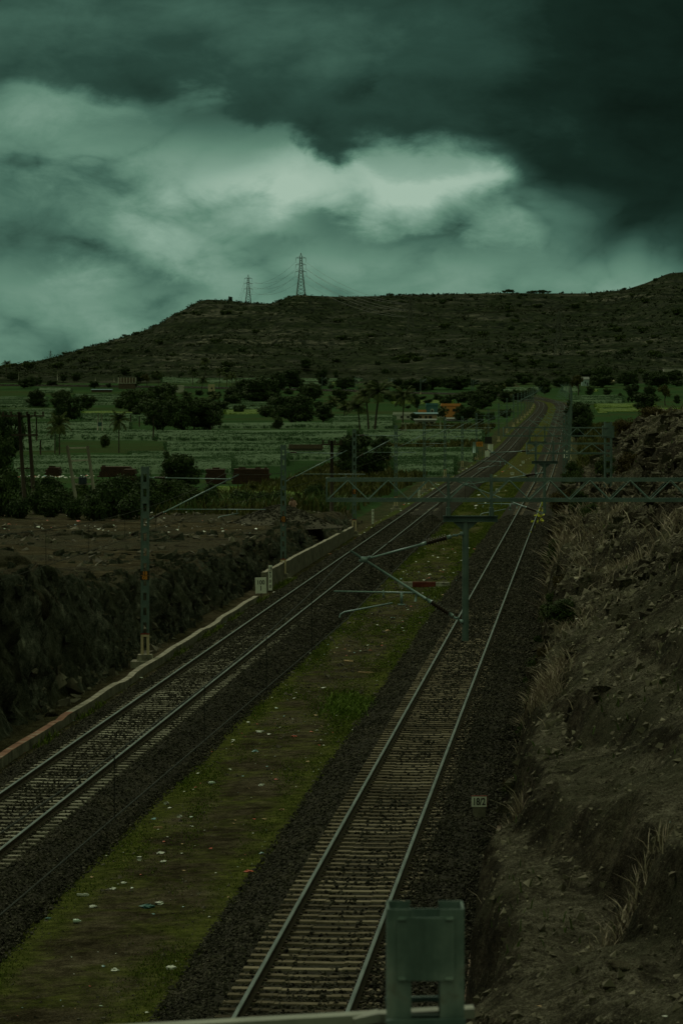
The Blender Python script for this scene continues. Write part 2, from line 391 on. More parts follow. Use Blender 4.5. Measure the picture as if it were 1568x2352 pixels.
def ballast_material(name, dk):
    m, nt, b = new_mat(name)
    g = nt.nodes.new('ShaderNodeNewGeometry'); p = g.outputs['Position']
    vz = nt.nodes.new('ShaderNodeTexVoronoi'); vz.inputs['Scale'].default_value = 15; nt.links.new(p, vz.inputs['Vector'])
    r = ramp(nt, [(.014,.014,.012),(.034,.032,.028),(.060,.056,.048),(.11,.10,.086)], [.0, .4, .75, 1])
    n1 = noise(nt, p, .5, 6, .7); n2 = noise(nt, p, 30, 2, .5)
    s = math_(nt, 'ADD', math_(nt, 'MULTIPLY', vz.outputs['Color'], .5), math_(nt, 'MULTIPLY', g.outputs['Random Per Island'], .5))
    s = math_(nt, 'ADD', s, math_(nt, 'SUBTRACT', n1.outputs['Fac'], .5)); nt.links.new(s, r.inputs[0])
    dust = mixc(nt, maprange(nt, n1.outputs['Fac'], .5, .75, 0, .3), r.outputs[0], (.06,.047,.032))
    nt.links.new(mixc(nt, 1.0, dust, (dk, dk, dk*.96), 'MULTIPLY'), b.inputs['Base Color']); b.inputs['Roughness'].default_value = .95; b.inputs['Specular IOR Level'].default_value = .05
    hh = math_(nt, 'ADD', math_(nt, 'MULTIPLY', vz.outputs['Distance'], -1.0), math_(nt, 'MULTIPLY', n2.outputs['Fac'], .3))
    bump(nt, b, hh, .9, .05)
    return m
ground_m = ground_material(); hill_m = hill_material(); ballast_m = ballast_material('ballast_stone', 1.25); bed_m = ballast_material('ballast_bed', .72)  # bed colour darkened to stand in for the shade among the loose stones
ROCKS_R = [(.010,.009,.006),(.024,.021,.015),(.048,.041,.029),(.09,.078,.056),(.18,.158,.118)]
rock_r = rock_material('slope_rock', ROCKS_R, (.35, .35, 2.2), [(.040,.035,.025),(.100,.089,.066),(.19,.172,.133),(.44,.41,.34)], .95)
rock_l = rock_material('cut_rock', [(.018,.022,.018),(.052,.060,.050),(.105,.112,.095),(.19,.19,.165),(.36,.36,.31)], (1.7, 1.7, 1.5), [(.026,.020,.012),(.060,.048,.030),(.095,.080,.054),(.20,.175,.125)], .9, .46)

# ---------------------------------------------------------------- ground sheets
def grid_faces(nr, nc):
    i = np.arange((nr-1)*(nc-1)); r, c = i//(nc-1), i % (nc-1); a = r*nc + c
    return np.stack([a, a+1, a+nc+1, a+nc], 1)
def grow(a, b, s0, ratio):
    out = [a]; s = s0
    while out[-1] < b: out.append(out[-1]+s); s *= ratio
    out[-1] = b; return out
rows = np.array(grow(-12, 1800, .45, 1.0042)); rows = np.unique(rows)
w1 = np.arange(-16, 20.01, .3)
cols_ = np.concatenate([-np.array(grow(16.3, 900, .4, 1.05))[::-1], w1, np.array(grow(20.3, 700, .4, 1.06))])
Yg, Wg = np.meshgrid(rows, cols_, indexing='ij')
Xg = Wg + (fxL(Yg) + fxR(Yg))/2*(1-0)
Zg = zfun(Xg, Yg, rocks=False)
mid = np.where((Xg > fxL(Yg)+2.2) & (Xg < fxR(Yg)-1.6), 1.0, 0)
al = Xg - fxL(Yg); gm = np.where(mid > 0, .325 + .24*np.exp(-((al-2.7)/.5)**2) + .20*np.exp(-((fxR(Yg)-Xg-2.6)/.7)**2) + .08*sstep(90, 240, Yg), 0)
gm = gm + np.where(al < 0, .20*sstep(190, 270, Yg), 0) + np.where((al < -2.2) & (al > -3.2), .28, 0)
gm = gm + np.where(Xg > fxR(Yg)+2.6, .1, 0)
fld = np.where(mid > 0, sstep(700, 1000, Yg)*.3, sstep(215, 300, Yg + 6*fbm(Xg/6, Yg/6)))
fld = np.where((Xg > fxL(Yg)-6) & (Xg < fxR(Yg)+5), fld*.35, fld)
g = npmesh('ground', np.stack([Xg.ravel(), Yg.ravel(), Zg.ravel()], 1), [grid_faces(*Yg.shape)], ground_m, smooth=True, attrs={'green': gm.ravel(), 'field': fld.ravel()})
tag(g, kind='structure')
hy = np.concatenate([np.arange(1660, 2470, 4.5), np.arange(2475, 3600, 18), np.arange(3620, 9000, 200)]); hx = np.concatenate([np.arange(-1500, -420, 30), np.arange(-420, 420, 4.0), np.arange(420, 1500, 30)])
Yh, Xh = np.meshgrid(hy, hx, indexing='ij'); Xh = Xh*(Yh/2450)
Zh = hill_z(Xh, Yh); Zh = Zh - 3*(1-sstep(1660, 1720, Yh))
tag(npmesh('hill', np.stack([Xh.ravel(), Yh.ravel(), Zh.ravel()], 1), [grid_faces(*Yh.shape)], hill_m, smooth=True), kind='structure')

# right-hand rock slope, from the drain up to the natural ground
ry = np.unique(np.concatenate([np.arange(16, 100, .16), grow(100, 350, .17, 1.006)]))
rd = np.concatenate([np.arange(2.5, 4.6, .055), np.arange(4.6, 10, .10), np.arange(10, 19, .3)])
Yr, Dr = np.meshgrid(ry, rd, indexing='ij')
f_ = right_f(Yr); wob = .45*fbm(Yr/5., 0*Yr, 3, 4)*sstep(2.5, 3.2, Dr)
P = right_z(Dr + wob, Yr)
Xr = fxR(Yr) + Dr
led = P/1.3 + .05*Yr + .9*fbm(Xr/4., Yr/6., 5, 3); fr = led - np.floor(led)
P = P + 1.0*(sstep(.3, .72, fr) - fr)*sstep(3.0, 4.0, Dr)*np.minimum(f_, 1)*(.30 + 1.0*sstep(-.05, .35, fbm(Xr/7, Yr/12, 8, 2)))
amp = sstep(2.6, 3.3, Dr)*np.minimum(f_+.2, 1)
nx = .40*ridged(Yr/1.8, P/1.3, Dr/2., 4)*amp; nz = (.50*fbm(Xr/2.8, Yr/4.2, 1, 5) + .15*ridged(Xr/.8, Yr/1.5, 2, 4))*amp
Zr = zt(Yr) + P + nz*.9 - .35*(1-np.minimum(f_, 1)); Xr = Xr - nx*.55
tag(npmesh('rock_slope', np.stack([Xr.ravel(), Yr.ravel(), Zr.ravel()], 1), [grid_faces(*Yr.shape)], rock_r, smooth=True), kind='structure')
def slope_z(X, Y):
    j = int(np.clip(np.searchsorted(ry, Y), 0, len(ry)-1)); k = int(np.argmin(np.abs(Xr[j]-X))); return float(Zr[j, k])
# left-hand cut rock face below the terrace
ly = np.unique(np.concatenate([np.arange(70, 150, .2), grow(150, 262, .22, 1.006)]))
le = np.concatenate([np.arange(3.9, 7.4, .06), np.arange(7.4, 12, .2), grow(12, 45, .3, 1.08)])
Yl, El = np.meshgrid(ly, le, indexing='ij')
lt = left_top(Yl); wob = .55*fbm(Yl/6., 0*Yl, 1, 4) + .25*fbm(Yl/1.7, 0*Yl, 7, 3)
Xl = fxL(Yl) - El
base = np.interp(El, [3.9, 4.3], [-.8, -.72])
stp = sstep(4.35, 5.9, El + wob*sstep(4, 4.6, El))
P = base + np.maximum(lt + .72, 0)*stp
amp = sstep(4.1, 4.8, El); topw = sstep(5.6, 7.2, El)
rough = np.clip(lt+.9, .15, 2.0)/1.6
P = P + amp*(1-topw)*rough*(.55*ridged(Yl/2.0, El/1.6, 1, 4) - .1) + amp*(.16*fbm(Xl/3., Yl/3., 2, 5) + topw*.30*np.maximum(ridged(Xl/5., Yl/9., 3, 4)-.25, 0)*sstep(95, 120, Yl))
Xl2 = Xl + amp*(1-topw)*rough*(.35*fbm(Yl/1.3, P/2.0, 4, 4) + .50*ridged(Yl/1.5 + P*.7, P/3.5, 6, 4))
bl = sstep(300, 330, Yl); edge = sstep(30, 44, El) + sstep(235, 262, Yl)
Zl = zt(Yl) + P - .5*np.clip(edge, 0, 1)
tag(npmesh('rock_face', np.stack([Xl2.ravel(), Yl.ravel(), Zl.ravel()], 1), [grid_faces(*Yl.shape)], rock_l, smooth=True), kind='structure')
# ---------------------------------------------------------------- the two tracks
def frames(P):
    T = np.gradient(P, axis=0); T /= np.linalg.norm(T, axis=1)[:, None]
    return T, np.stack([T[:, 1], -T[:, 0]], 1)          # tangent, right-hand normal
TL, NL = frames(PL); TR, NR = frames(PR)
def sweep(P, N, prof, closed, z0=0.0):
    prof = np.array(prof, float); k = len(prof); n = len(P)
    z = zt(P[:, 1])
    V = np.zeros((n, k, 3)); V[:, :, :2] = P[:, None, :] + N[:, None, :]*prof[None, :, 0, None]; V[:, :, 2] = z[:, None] + prof[None, :, 1] + z0
    i = np.arange(n-1)[:, None]; j = np.arange(k if closed else k-1)[None, :]; j2 = (j+1) % k
    Fq = np.stack([i*k+j, i*k+j2, (i+1)*k+j2, (i+1)*k+j], -1)
    return V.reshape(-1, 3), Fq.reshape(-1, 4), np.broadcast_to(j, Fq.shape[:2]).ravel()
def rail_materials():
    a, nt, b = new_mat('polished_rail_head')
    n = noise(nt, scaled(nt, wpos(nt), (8, .6, 8)), 1, 4, .6); r = ramp(nt, [(.10,.13,.135),(.20,.24,.25)], [.35, .65]); nt.links.new(n.outputs['Fac'], r.inputs[0])
    nt.links.new(r.outputs[0], b.inputs['Base Color']); b.inputs['Metallic'].default_value = .5; b.inputs['Roughness'].default_value = .5
    return a, simple('rusty_rail_side', [(.022,.015,.011),(.05,.032,.022)], 3, .85, .1, world=True)
rail_top, rail_side = rail_materials()
def sleeper_material(name, cols):
    m, nt, b = new_mat(name); p = wpos(nt); oi = nt.nodes.new('ShaderNodeObjectInfo'); g = nt.nodes.new('ShaderNodeNewGeometry')
    n = noise(nt, p, 4.5, 6, .7); n2 = noise(nt, p, .4, 3, .6)
    s = math_(nt, 'ADD', math_(nt, 'MULTIPLY', n.outputs['Fac'], .6), math_(nt, 'MULTIPLY', oi.outputs['Random'], .22))
    s = math_(nt, 'ADD', s, math_(nt, 'SUBTRACT', n2.outputs['Fac'], .42)); r = ramp(nt, cols, [.2, .45, .7]); nt.links.new(s, r.inputs[0])
    nt.links.new(r.outputs[0], b.inputs['Base Color']); b.inputs['Roughness'].default_value = .95; b.inputs['Specular IOR Level'].default_value = .03
    bump(nt, b, n.outputs['Fac'], .4, .02); return m
sl_R = sleeper_material('tan_concrete_sleeper', [(.045,.038,.029),(.125,.104,.078),(.235,.198,.152)])
sl_L = sleeper_material('grey_concrete_sleeper', [(.06,.056,.045),(.17,.158,.13),(.30,.285,.245)])
def sleeper_mb():
    b = MB()
    for s in (-1, 1):   # raised rail seats, lower waist in the middle
        b.box((s*.86, 0, -.255), (1.04, .25, .19), 0, None, .80)
        for k in (-1, 1):
            b.box((s*.8715 + k*.10, 0, -.145), (.045, .11, .03), 1)
    b.box((0, 0, -.262), (1.25, .23, .178), 0, None, .84)
    return b
STONE = np.array([[1,0,0],[-1,0,0],[0,1,0],[0,-1,0],[0,0,1],[0,0,-1]], float)
SF = np.array([[0,2,4],[2,1,4],[1,3,4],[3,0,4],[2,0,5],[1,2,5],[3,1,5],[0,3,5]])
def stones(C, R):
    n = len(C); q = RNG.normal(size=(n, 4)); q /= np.linalg.norm(q, axis=1)[:, None]
    w, x, y, z = q.T
    M = np.stack([1-2*(y*y+z*z), 2*(x*y-z*w), 2*(x*z+y*w), 2*(x*y+z*w), 1-2*(x*x+z*z), 2*(y*z-x*w), 2*(x*z-y*w), 2*(y*z+x*w), 1-2*(x*x+y*y)], 1).reshape(n, 3, 3)
    V = STONE[None]*(R[:, None, None]*RNG.uniform(.55, 1.25, (n, 6, 1))) + RNG.normal(size=(n, 6, 3))*R[:, None, None]*.18
    V = np.einsum('nij,nkj->nki', M, V) + C[:, None, :]
    return V.reshape(-1, 3), (SF[None] + 6*np.arange(n)[:, None, None]).reshape(-1, 3)
def on_path(P, T, N, s, c):
    """arrays: arclength index s (metres along P) and offset c -> X, Y"""
    i = np.clip(s.astype(int), 0, len(P)-2); f = (s - i)[:, None]
    p = P[i]*(1-f) + P[i+1]*f
    return p[:, 0] + N[i, 0]*c, p[:, 1] + N[i, 1]*c
def make_track(P, T, N, prof, y0, label, slm, bl_label, ylast=900, yst=(40, 120), bare=False):
    root = empty('railway_track', (0, 0, 0), 0, label, 'railway track')
    for s in (-1, 1):
        o = s*.8715
        pr = [(o-.07, -.165), (o+.07, -.165), (o+.07, -.15), (o+.012, -.125), (o+.012, -.045), (o+.036, -.036), (o+.036, -.006), (o+.026, 0), (o-.026, 0), (o-.036, -.006), (o-.036, -.036), (o-.012, -.045), (o-.012, -.125), (o-.07, -.15)]
        V, Q, j = sweep(P, N, pr, True)
        npmesh('rail', V, [Q], [rail_top, rail_side], [np.where((j >= 6) & (j <= 8), 0, 1)], root)
    # sleepers every 0.6 m
    n = int((len(P)-40)/.6); proto = sleeper_mb(); SV = np.concatenate(proto.v)
    first = None; cnt = 0; rest = MB(); restV = []
    for k in range(n):
        s = 30 + k*.6; i = int(s); f = s - i; p = P[i]*(1-f) + P[i+1]*f
        if p[1] > ylast: break
        ang = math.atan2(-T[i, 0], T[i, 1]) + random.uniform(-.012, .012)
        z = float(zt(p[1])) + random.uniform(-.016, .0) - .035*float(sstep(95, 170, p[1]))
        if p[1] >= y0 and cnt < 100:
            if first is None: first = proto.build('sleeper', [slm, rail_side], root); o = first
            else: o = first.copy(); link(o, root)
            o.location = (p[0], p[1], z); o.rotation_euler = (0, 0, ang); cnt += 1
        else:
            c, s_ = math.cos(ang), math.sin(ang)
            R = np.array([[c, -s_, 0], [s_, c, 0], [0, 0, 1]]); restV.append(SV @ R.T + np.array([p[0], p[1], z]))
    fq = [np.array(proto.f[k]) for k in proto.f]; mi = [k[1] for k in proto.f]; nv = len(SV)
    FF = [(q[None] + nv*np.arange(len(restV))[:, None, None]).reshape(-1, q.shape[1]) for q in fq]
    tag(npmesh('sleepers', np.concatenate(restV), FF, [slm, rail_side], mi, root), kind='stuff')
    # ballast bed and its loose stones
    pr = []
    for (c0, z0), (c1, z1) in zip(prof[:-1], prof[1:]):
        m = max(1, int(abs(c1-c0)/.3))
        pr += [(c0 + (c1-c0)*i/m, z0 + (z1-z0)*i/m) for i in range(m)]
    pr.append(prof[-1])
    V, Q, j = sweep(P, N, pr, False)
    V[:, 2] += .025*fbm(V[:, 0]*1.3, V[:, 1]*1.3, 0, 3); ed = np.tile(np.isin(np.arange(len(pr)), [0, len(pr)-1]), len(P)); V[ed, 2] -= .25
    cn = 100000
    s = 42 + yst[0] + (yst[1]-yst[0])*RNG.random(cn)**1.75; c = RNG.uniform(prof[0][0]-.12, prof[-1][0]+.25, cn)
    insl = (np.abs(((s - 30) % .6) - .0) < .13) | (((s-30) % .6) > .47)
    keep = ~(insl & (np.abs(c) < 1.36) & (RNG.random(cn) < np.where((c > .95) & bare, .12, .66) - .3*sstep(80, 160, s-42))); s, c = s[keep], c[keep]
    if bare:
        kp = ~((np.abs(c) < .78) & (RNG.random(len(c)) < .45*(1-sstep(70, 120, s-42)) + .25*sstep(-.1, .3, fbm(s/5., c*0, 2, 3)))); s, c = s[kp], c[kp]
    X, Y = on_path(P, T, N, s, c)
    z = (np.where(c > .95, .035*sstep(.95, 1.1, c)*(1-sstep(1.5, 1.9, c)), 0) if bare else 0) + zt(Y) + np.interp(c, [q[0] for q in prof], [q[1] for q in prof]) + RNG.uniform(-.015, .025, len(s))
    z = z + np.where(np.abs(c) < .75, .02*fbm(X*.6, Y*.6, 3, 2)+.012, 0)
    sv, sf = stones(np.stack([X, Y, z], 1), RNG.uniform(.026, .056, len(s))*np.clip((s-42)/95, 1, 2.2))
    ob = npmesh('ballast', np.concatenate([V, sv]), [Q, sf + len(V)], [bed_m, ballast_m], [0, 1]); tag(ob, kind='stuff')
    return root
make_track(PR, TR, NR, [(-2.75, -.72), (-1.65, -.21), (1.75, -.20), (2.62, -.36)], 44, 'right railway track on tan sleepers running beside the rock slope', sl_R, '', yst=(40, 260), bare=True)
make_track(PL, TL, NL, [(-2.5, -.64), (-1.65, -.20), (1.60, -.20), (2.65, -.82)], 63, 'left railway track on grey sleepers running beside the low drain wall', sl_L, '', yst=(42, 260))

def LP(Y, off, dz=0.0):
    """point at a sideways offset from the left track (left is negative), near the given Y"""
    i = int(np.argmin(np.abs(PL[:_iL, 1]-Y))); p = PL[i] + NL[i]*off
    return Vector((p[0], p[1], float(zt(p[1])) + dz)), math.atan2(-TL[i, 0], TL[i, 1])
def RP(Y, off, dz=0.0):
    i = int(np.argmin(np.abs(PR[:_iR, 1]-Y))); p = PR[i] + NR[i]*off
    return Vector((p[0], p[1], float(zt(p[1])) + dz)), math.atan2(-TR[i, 0], TR[i, 1])

# low walls of the side drains
def wall(name, pts, w, label, mats, end_red=None, hh=1.0):
    """pts: (x, y, zbottom, ztop)"""
    b = MB()
    n = len(pts); V = []
    ph = random.uniform(0, 99)
    for i, (x, y, z0, z1) in enumerate(pts):
        a = pts[max(i-1, 0)]; c = pts[min(i+1, n-1)]; t = Vector((c[0]-a[0], c[1]-a[1], 0)).normalized(); nn = Vector((t.y, -t.x, 0))
        j = .022*float(fbm(y/2.2, ph, 0, 4))
        for (o, z) in ((-w/2, z0), (-w/2+.01, z1+j), (w/2-.01+j*.6, z1+j*.5), (w/2, z0)):
            V.append((x+nn.x*o, y+nn.y*o, z))
    fs = {0: [], 1: [], 2: []}
    for i in range(n-1):
        for k in range(3):
            f = (i*4+k, i*4+k+1, (i+1)*4+k+1, (i+1)*4+k)
            m = 1 if k == 1 else 0
            if end_red and k == 1 and pts[i][1] < end_red: m = 2
            fs[m].append(f)
    b.add(V, fs[0] + [(0, 1, 2, 3), tuple((n-1)*4+k for k in (3, 2, 1, 0))], 0)
    for m in (1, 2):
        for f in fs[m]: b.f.setdefault((4, m), []).append(list(f))
    o = b.build(name, mats); return tag(o, label, 'wall')
pts = []
for Y in np.arange(70, 156, .9):
    p, _ = LP(Y, -2.86 + .03*math.sin(Y*.7)); pts.append((p.x, p.y, p.z-1.0, p.z - .33 - .06*float(sstep(.25, .4, fbm(Y/3., 5.0, 0, 3)))))
wall('drain_wall', pts, .26, 'long low pale topped concrete drain wall passing the nearest mast, reddish at its near end', [concrete, conc_top, red_conc], 97)
pts = []
for Y in np.arange(163.5, 232, 1.1):
    p, _ = LP(Y, -3.25 + .02*math.sin(Y)); pts.append((p.x, p.y, p.z-1.0, p.z + np.interp(Y, [163, 190, 231], [.42, .32, .10]) + .02*random.uniform(-1, 1)))
wall('drain_wall', pts, .26, 'taller dark concrete drain wall beginning behind the white 100 board', [concrete, conc_top, red_conc])
pts = []
for Y in np.arange(44, 71.3, .8):
    p, _ = RP(Y, 2.66 + .03*math.sin(Y)); pts.append((p.x, p.y, p.z-1.3, p.z - .34 + .03*random.uniform(-1, 1)))
wall('drain_wall', pts, .20, 'crumbling drain wall at the foot of the rock slope below the 18/2 board', [concrete, simple('soiled_wall_top', [(.05,.042,.032),(.13,.085,.06),(.24,.22,.18)], 1.3, .95, 0, .5, .03, 12), red_conc])

# ---------------------------------------------------------------- overhead line masts
def insulator_mb(b, p, q, r=.075, n=9, m=0, core=.035, mc=None):
    p, q = Vector(p), Vector(q); pts, rad = [], []
    for i in range(n):
        a = p.lerp(q, (i+.15)/n); c = p.lerp(q, (i+.5)/n); d = p.lerp(q, (i+.62)/n)
        pts += [a, c, d]; rad += [core, r, core*1.1]
    b.tube(pts, rad, 12, m); return b
def cantilever(parent, sx, xr, zs, zb, reach, tipz, regz, steady=True, ins=.45, rt=.024, detail=True):
    """parent-local bracket; sx = direction along local X; xr = root offset; the strut runs to (reach, tipz)"""
    X = lambda x: sx*x
    root = Vector((X(xr), 0, zb)); tip = Vector((X(reach), 0, tipz)); d = (tip-root).normalized(); L = (tip-root).length
    st0 = Vector((X(xr), 0, zs)); node = root + d*(L*.90)
    c = MB()
    c.tube([root + d*(.16+ins), tip], rt*1.15, 10)
    sd = (node-st0).normalized()
    c.tube([st0 + sd*(.20+ins), node], rt*.8, 8)
    c.tube([root, root + d*.18], [.03, .018], 8); c.tube([st0, st0 + sd*.22], [.028, .016], 8)
    for p, dd in ((root, d), (st0, sd)):      # insulator end caps and clevis
        c.tube([p + dd*.15, p + dd*.20], .032, 10); c.tube([p + dd*(.16+ins), p + dd*(.24+ins)], [.04, .03], 10)
        c.box(p, (.05, .09, .09))
    c.box(node, (.09, .06, .10))
    o = c.build('cantilever', tube_steel, parent, True)
    for p, dd in ((root, d), (st0, sd)):
        insulator_mb(MB(), p + dd*.20, p + dd*(.17+ins), .07).build('insulator', insul, o, True)
    if steady:
        r = MB(); a = root + d*((regz-zb)/max(d.z, .05) if abs(d.z) > .05 else L*.4)
        r.tube([a, (X(reach + .9*0 + (reach-xr)*.30), 0, regz - .01)], rt*.7, 8)
        xm = X(xr + (reach-xr)*.98); r.bar((xm, 0, regz), (xm, 0, regz-.22), .03)
        r.build('registration_arm', tube_steel, o, True)
        s = MB(); x1 = X(xr + (reach-xr)*1.0)
        s.tube([(x1, 0, regz-.16), (x1 - sx*.75, 0, regz-.30), (x1 - sx*.80, 0, regz-.36)], .017, 8); s.build('steady_arm', tube_steel, o, True)
    return o
def channel_mb(b, s, z0, z1, hw=.16, hd=.10, fl=.085, t=.008, m=0):
    b.box((s*(hw-t/2), 0, (z0+z1)/2), (t, 2*hd, z1-z0), m)
    for k in (-1, 1): b.box((s*(hw-t-fl/2), k*(hd-t/2), (z0+z1)/2), (fl, t, z1-z0), m)
def mast_parts(root, top=7.35, foot=True, step=.60, first=.16):
    z0 = -.35
    for s in (-1, 1):
        b = MB(); channel_mb(b, s, z0 + (.95 if foot else 0), top); b.build('channel', steel, root)
    z = top - first
    lo = (.75 if foot else z0)
    bt = MB(); bt.box((0, 0, 0), (.225, .010, .19))
    for s in (-1, 1): bt.box((s*.105, 0, .085), (.03, .018, .02)); bt.box((s*.105, 0, -.085), (.03, .018, .02))
    proto = None; i = 0
    while z > lo + .2:
        for s in (-1, 1):
            if proto is None: proto = o = bt.build('batten_plate', steel, root)
            else: o = proto.copy(); link(o, root)
            o.location = (0, s*.1065, z); 
            if i == 0: o.scale = (1, 1, 1.45)
        z -= step; i += 1
    return root
def full_mast():
    root = empty('overhead_line_mast')
    mast_parts(root)
    p = MB()
    for s in (-1, 1): channel_mb(p, s, -.45, .57)
    p.box((0, -.1065, .52), (.32, .012, .10)); p.box((0, .1065, .52), (.32, .012, .10))
    p.build('painted_foot', cream_paint, root)
    r = MB()
    for s in (-1, 1): r.box((0, s*.112, .585), (.335, .012, .055))
    r.build('red_band', red_band, root)
    f = MB(); f.box((0, 0, -.80), (1.05, .9, .60)); f.box((0, 0, -.375), (.62, .55, .25), 0, None, .88); f.build('footing', conc_top, root)
    cantilever(root, 1, .17, 6.9, 5.2, 3.65, 7.02, 5.62)
    return root
mast0 = full_mast()
def number_plate(parent, top, bot, z=3.05):
    z -= .10; b = MB(); b.box((0, -.14, z), (.37, .02, .36)); b.box((0, -.153, z), (.32, .006, .010), 1)
    o = b.build('number_plate', [plate_black, orange_paint], parent)
    text_obj('numerals', top, .20, orange_paint, o, (0, -.152, z+.092), sx=1.0); text_obj('numerals', bot, .20, orange_paint, o, (0, -.152, z-.096), sx=1.0)
ORD = ['nearest', 'second', 'third', 'fourth', 'fifth', 'sixth', 'seventh', 'eighth', 'ninth', 'tenth', 'eleventh', 'twelfth', 'thirteenth', 'fourteenth', 'fifteenth', 'sixteenth', 'seventeenth', 'eighteenth', 'nineteenth', 'twentieth']
mast_y = [118.2 + 56.4*i for i in range(20)]
simple_mesh = None
def simple_mast_mb():
    b = MB()
    for s in (-1, 1): channel_mb(b, s, -.5, 7.35)
    z = 7.2
    while z > .7:
        for s in (-1, 1): b.box((0, s*.1065, z), (.225, .01, .19))
        z -= .6
    for s in (-1, 1): b.box((s*.125, 0, .05), (.10, .23, 1.1), 1)
    b.box((0, 0, -.35), (.65, .6, .35), 1)
    b.tube([(.17, 0, 5.2), (3.65, 0, 7.02)], .03, 6, 2); b.tube([(.17, 0, 6.9), (3.3, 0, 6.83)], .02, 6, 2); b.tube([(1, 0, 5.62), (4.7, 0, 5.6)], .02, 6, 2)
    insulator_mb(b, (.35, 0, 5.29), (.75, 0, 5.5), .09, 5, 3); insulator_mb(b, (.35, 0, 6.9), (.8, 0, 6.89), .09, 5, 3)
    return b
LGRP = 'overhead line masts left of the tracks'
for i, Y in enumerate(mast_y):
    p, rz = LP(Y, {0: -3.37, 1: -3.2}.get(i, -3.12), 0.0)
    if i == 0: r = mast0; r.location = p; r.rotation_euler = (0, 0, rz*.3); r.scale = (1, 1, .965)
    elif i < 7: r = copy_tree(mast0, p, rz*.3, (1, 1, [1, .97, 1.02, 1.0, 1.0, 1.02, 1.0][i]))
    else:
        if simple_mesh is None: simple_mesh = r = simple_mast_mb().build('overhead_line_mast', [steel, cream_paint, tube_steel, insul])
        else: r = simple_mesh.copy(); link(r)
        r.location = p; r.rotation_euler = (0, 0, rz)
    lab = {0: 'nearest grey lattice mast with orange numbers 18 over 08 and cream painted foot', 1: 'grey lattice mast with orange numbers 18 over 10 near the white 100 board'}.get(i, 'grey lattice mast, %s from the camera in the line left of the tracks' % ORD[i])
    tag(r, lab, 'railway mast', LGRP)
LM = [o for o in COL.objects if o.get('group') == LGRP]
number_plate(LM[0], '18', '08'); number_plate(LM[1], '18', '10')
number_plate(LM[2], '18', '12', 2.8)
# far masts where the line bends away to the left under the hill
for k, u in enumerate((748, 781, 828, 855, 904, 925, 976, 1035, 1100)):
    j = 1330 + int(np.argmin(np.abs((PL[1330:, 0]/PL[1330:, 1])*F + UC - u)))
    p = PL[j] + (NL[j]*-3 if k % 2 == 0 else NL[j]*12)
    r = simple_mesh.copy(); link(r); r.location = (p[0], p[1], float(zt(p[1]))-.2); r.rotation_euler = (0, 0, math.atan2(-TL[j, 0], TL[j, 1]))
    tag(r, 'thin grey mast, %s from the left in the far line under the hill' % ('leftmost' if k == 0 else ORD[k]), 'railway mast', 'far masts where the line bends left')
# masts along the right-hand track beyond the cutting
for k, Y in enumerate([292 + 56.4*i for i in range(18)]):
    p, rz = RP(min(Y, 1290), 3.0)
    r = simple_mesh.copy(); link(r); r.location = p; r.rotation_euler = (0, 0, rz + math.pi); r.scale = (.93, 1, 1.12)
    tag(r, 'grey lattice mast, %s from the camera in the row right of the tracks' % ORD[k], 'railway mast', 'overhead line masts right of the tracks')

# mast head close to the camera
def worn_highlight():
    m, nt, b = new_mat('worn_highlight_plate'); p = opos(nt)
    n = noise(nt, scaled(nt, p, (9, 9, 1.6)), 1, 6, .65, .4); n2 = noise(nt, p, 5, 5, .6); n3 = noise(nt, p, 60, 3, .6)
    s = math_(nt, 'ADD', math_(nt, 'MULTIPLY', n.outputs['Fac'], .45), math_(nt, 'MULTIPLY', n2.outputs['Fac'], .55))
    r = ramp(nt, [(.055,.092,.092),(.092,.142,.142),(.145,.20,.20),(.25,.30,.30)], [.36, .47, .56, .68]); nt.links.new(s, r.inputs[0])  # pale upright streaks are highlights painted into the colour, mixed with worn tone
    nt.links.new(mixc(nt, maprange(nt, n2.outputs['Fac'], .62, .72, 0, .5), r.outputs[0], (.07,.05,.032)), b.inputs['Base Color']); b.inputs['Roughness'].default_value = .5; b.inputs['Metallic'].default_value = .15
    bump(nt, b, math_(nt, 'ADD', n2.outputs['Fac'], math_(nt, 'MULTIPLY', n3.outputs['Fac'], .1)), .25, .01); return m
worn_highlight_steel = worn_highlight()
fm = empty('overhead_line_mast', ((975.5-UC)/F*12.8, 12.8, 0), 0, 'blurred grey steel mast head standing close in front at the bottom edge', 'railway mast')
b = MB(); TOPZ = 7.54
for s in (-1, 1):
    b = MB(); channel_mb(b, s, -.3, TOPZ, .161, .11, .092, .009); b.build('channel', worn_highlight_steel, fm)
z = TOPZ - .165; pr = None
while z > 1:
    for s in (-1, 1):
        b = MB(); hgt = .262 if z > 7.2 else .20
        b.box((0, s*.1155, z), (.225, .010, hgt))
        for q in (-1, 1):
            for kk in (-1, 1): b.tube([(q*.098-.016, s*.122, z+kk*(hgt/2-.006)), (q*.098+.016, s*.122, z+kk*(hgt/2-.006))], .009, 8)
            b.box((q*.1125, s*.1165, z), (.011, .013, hgt*.96))
        b.build('batten_plate', worn_highlight_steel, fm)
    z -= .42 if z > 7.2 else .56
b = MB(); b.bar((-.165, -.14, TOPZ-.47), (.165, -.14, TOPZ-.465), .022, .03); b.bar((-.165, .14, TOPZ-.425), (.165, .14, TOPZ-.42), .022, .02); b.build('clamp_angle', steel_dark, fm)
b = MB(); b.bar((-1.46, .17, TOPZ-.575), (.215, .21, TOPZ-.490), .09, .04); b.bar((-.30, .16, TOPZ-.520), (-.19, .17, TOPZ-.498), .10, .035)
b.build('cross_beam', simple('pale_beam', [(.22,.23,.21),(.34,.35,.32)], 4, .6, .1, .15, .004, 30), fm)
b = MB(); b.box((0, 0, -.55), (1.0, .9, .6)); b.build('footing', conc_top, fm)
fm['group'] = 'masts beside the right track'

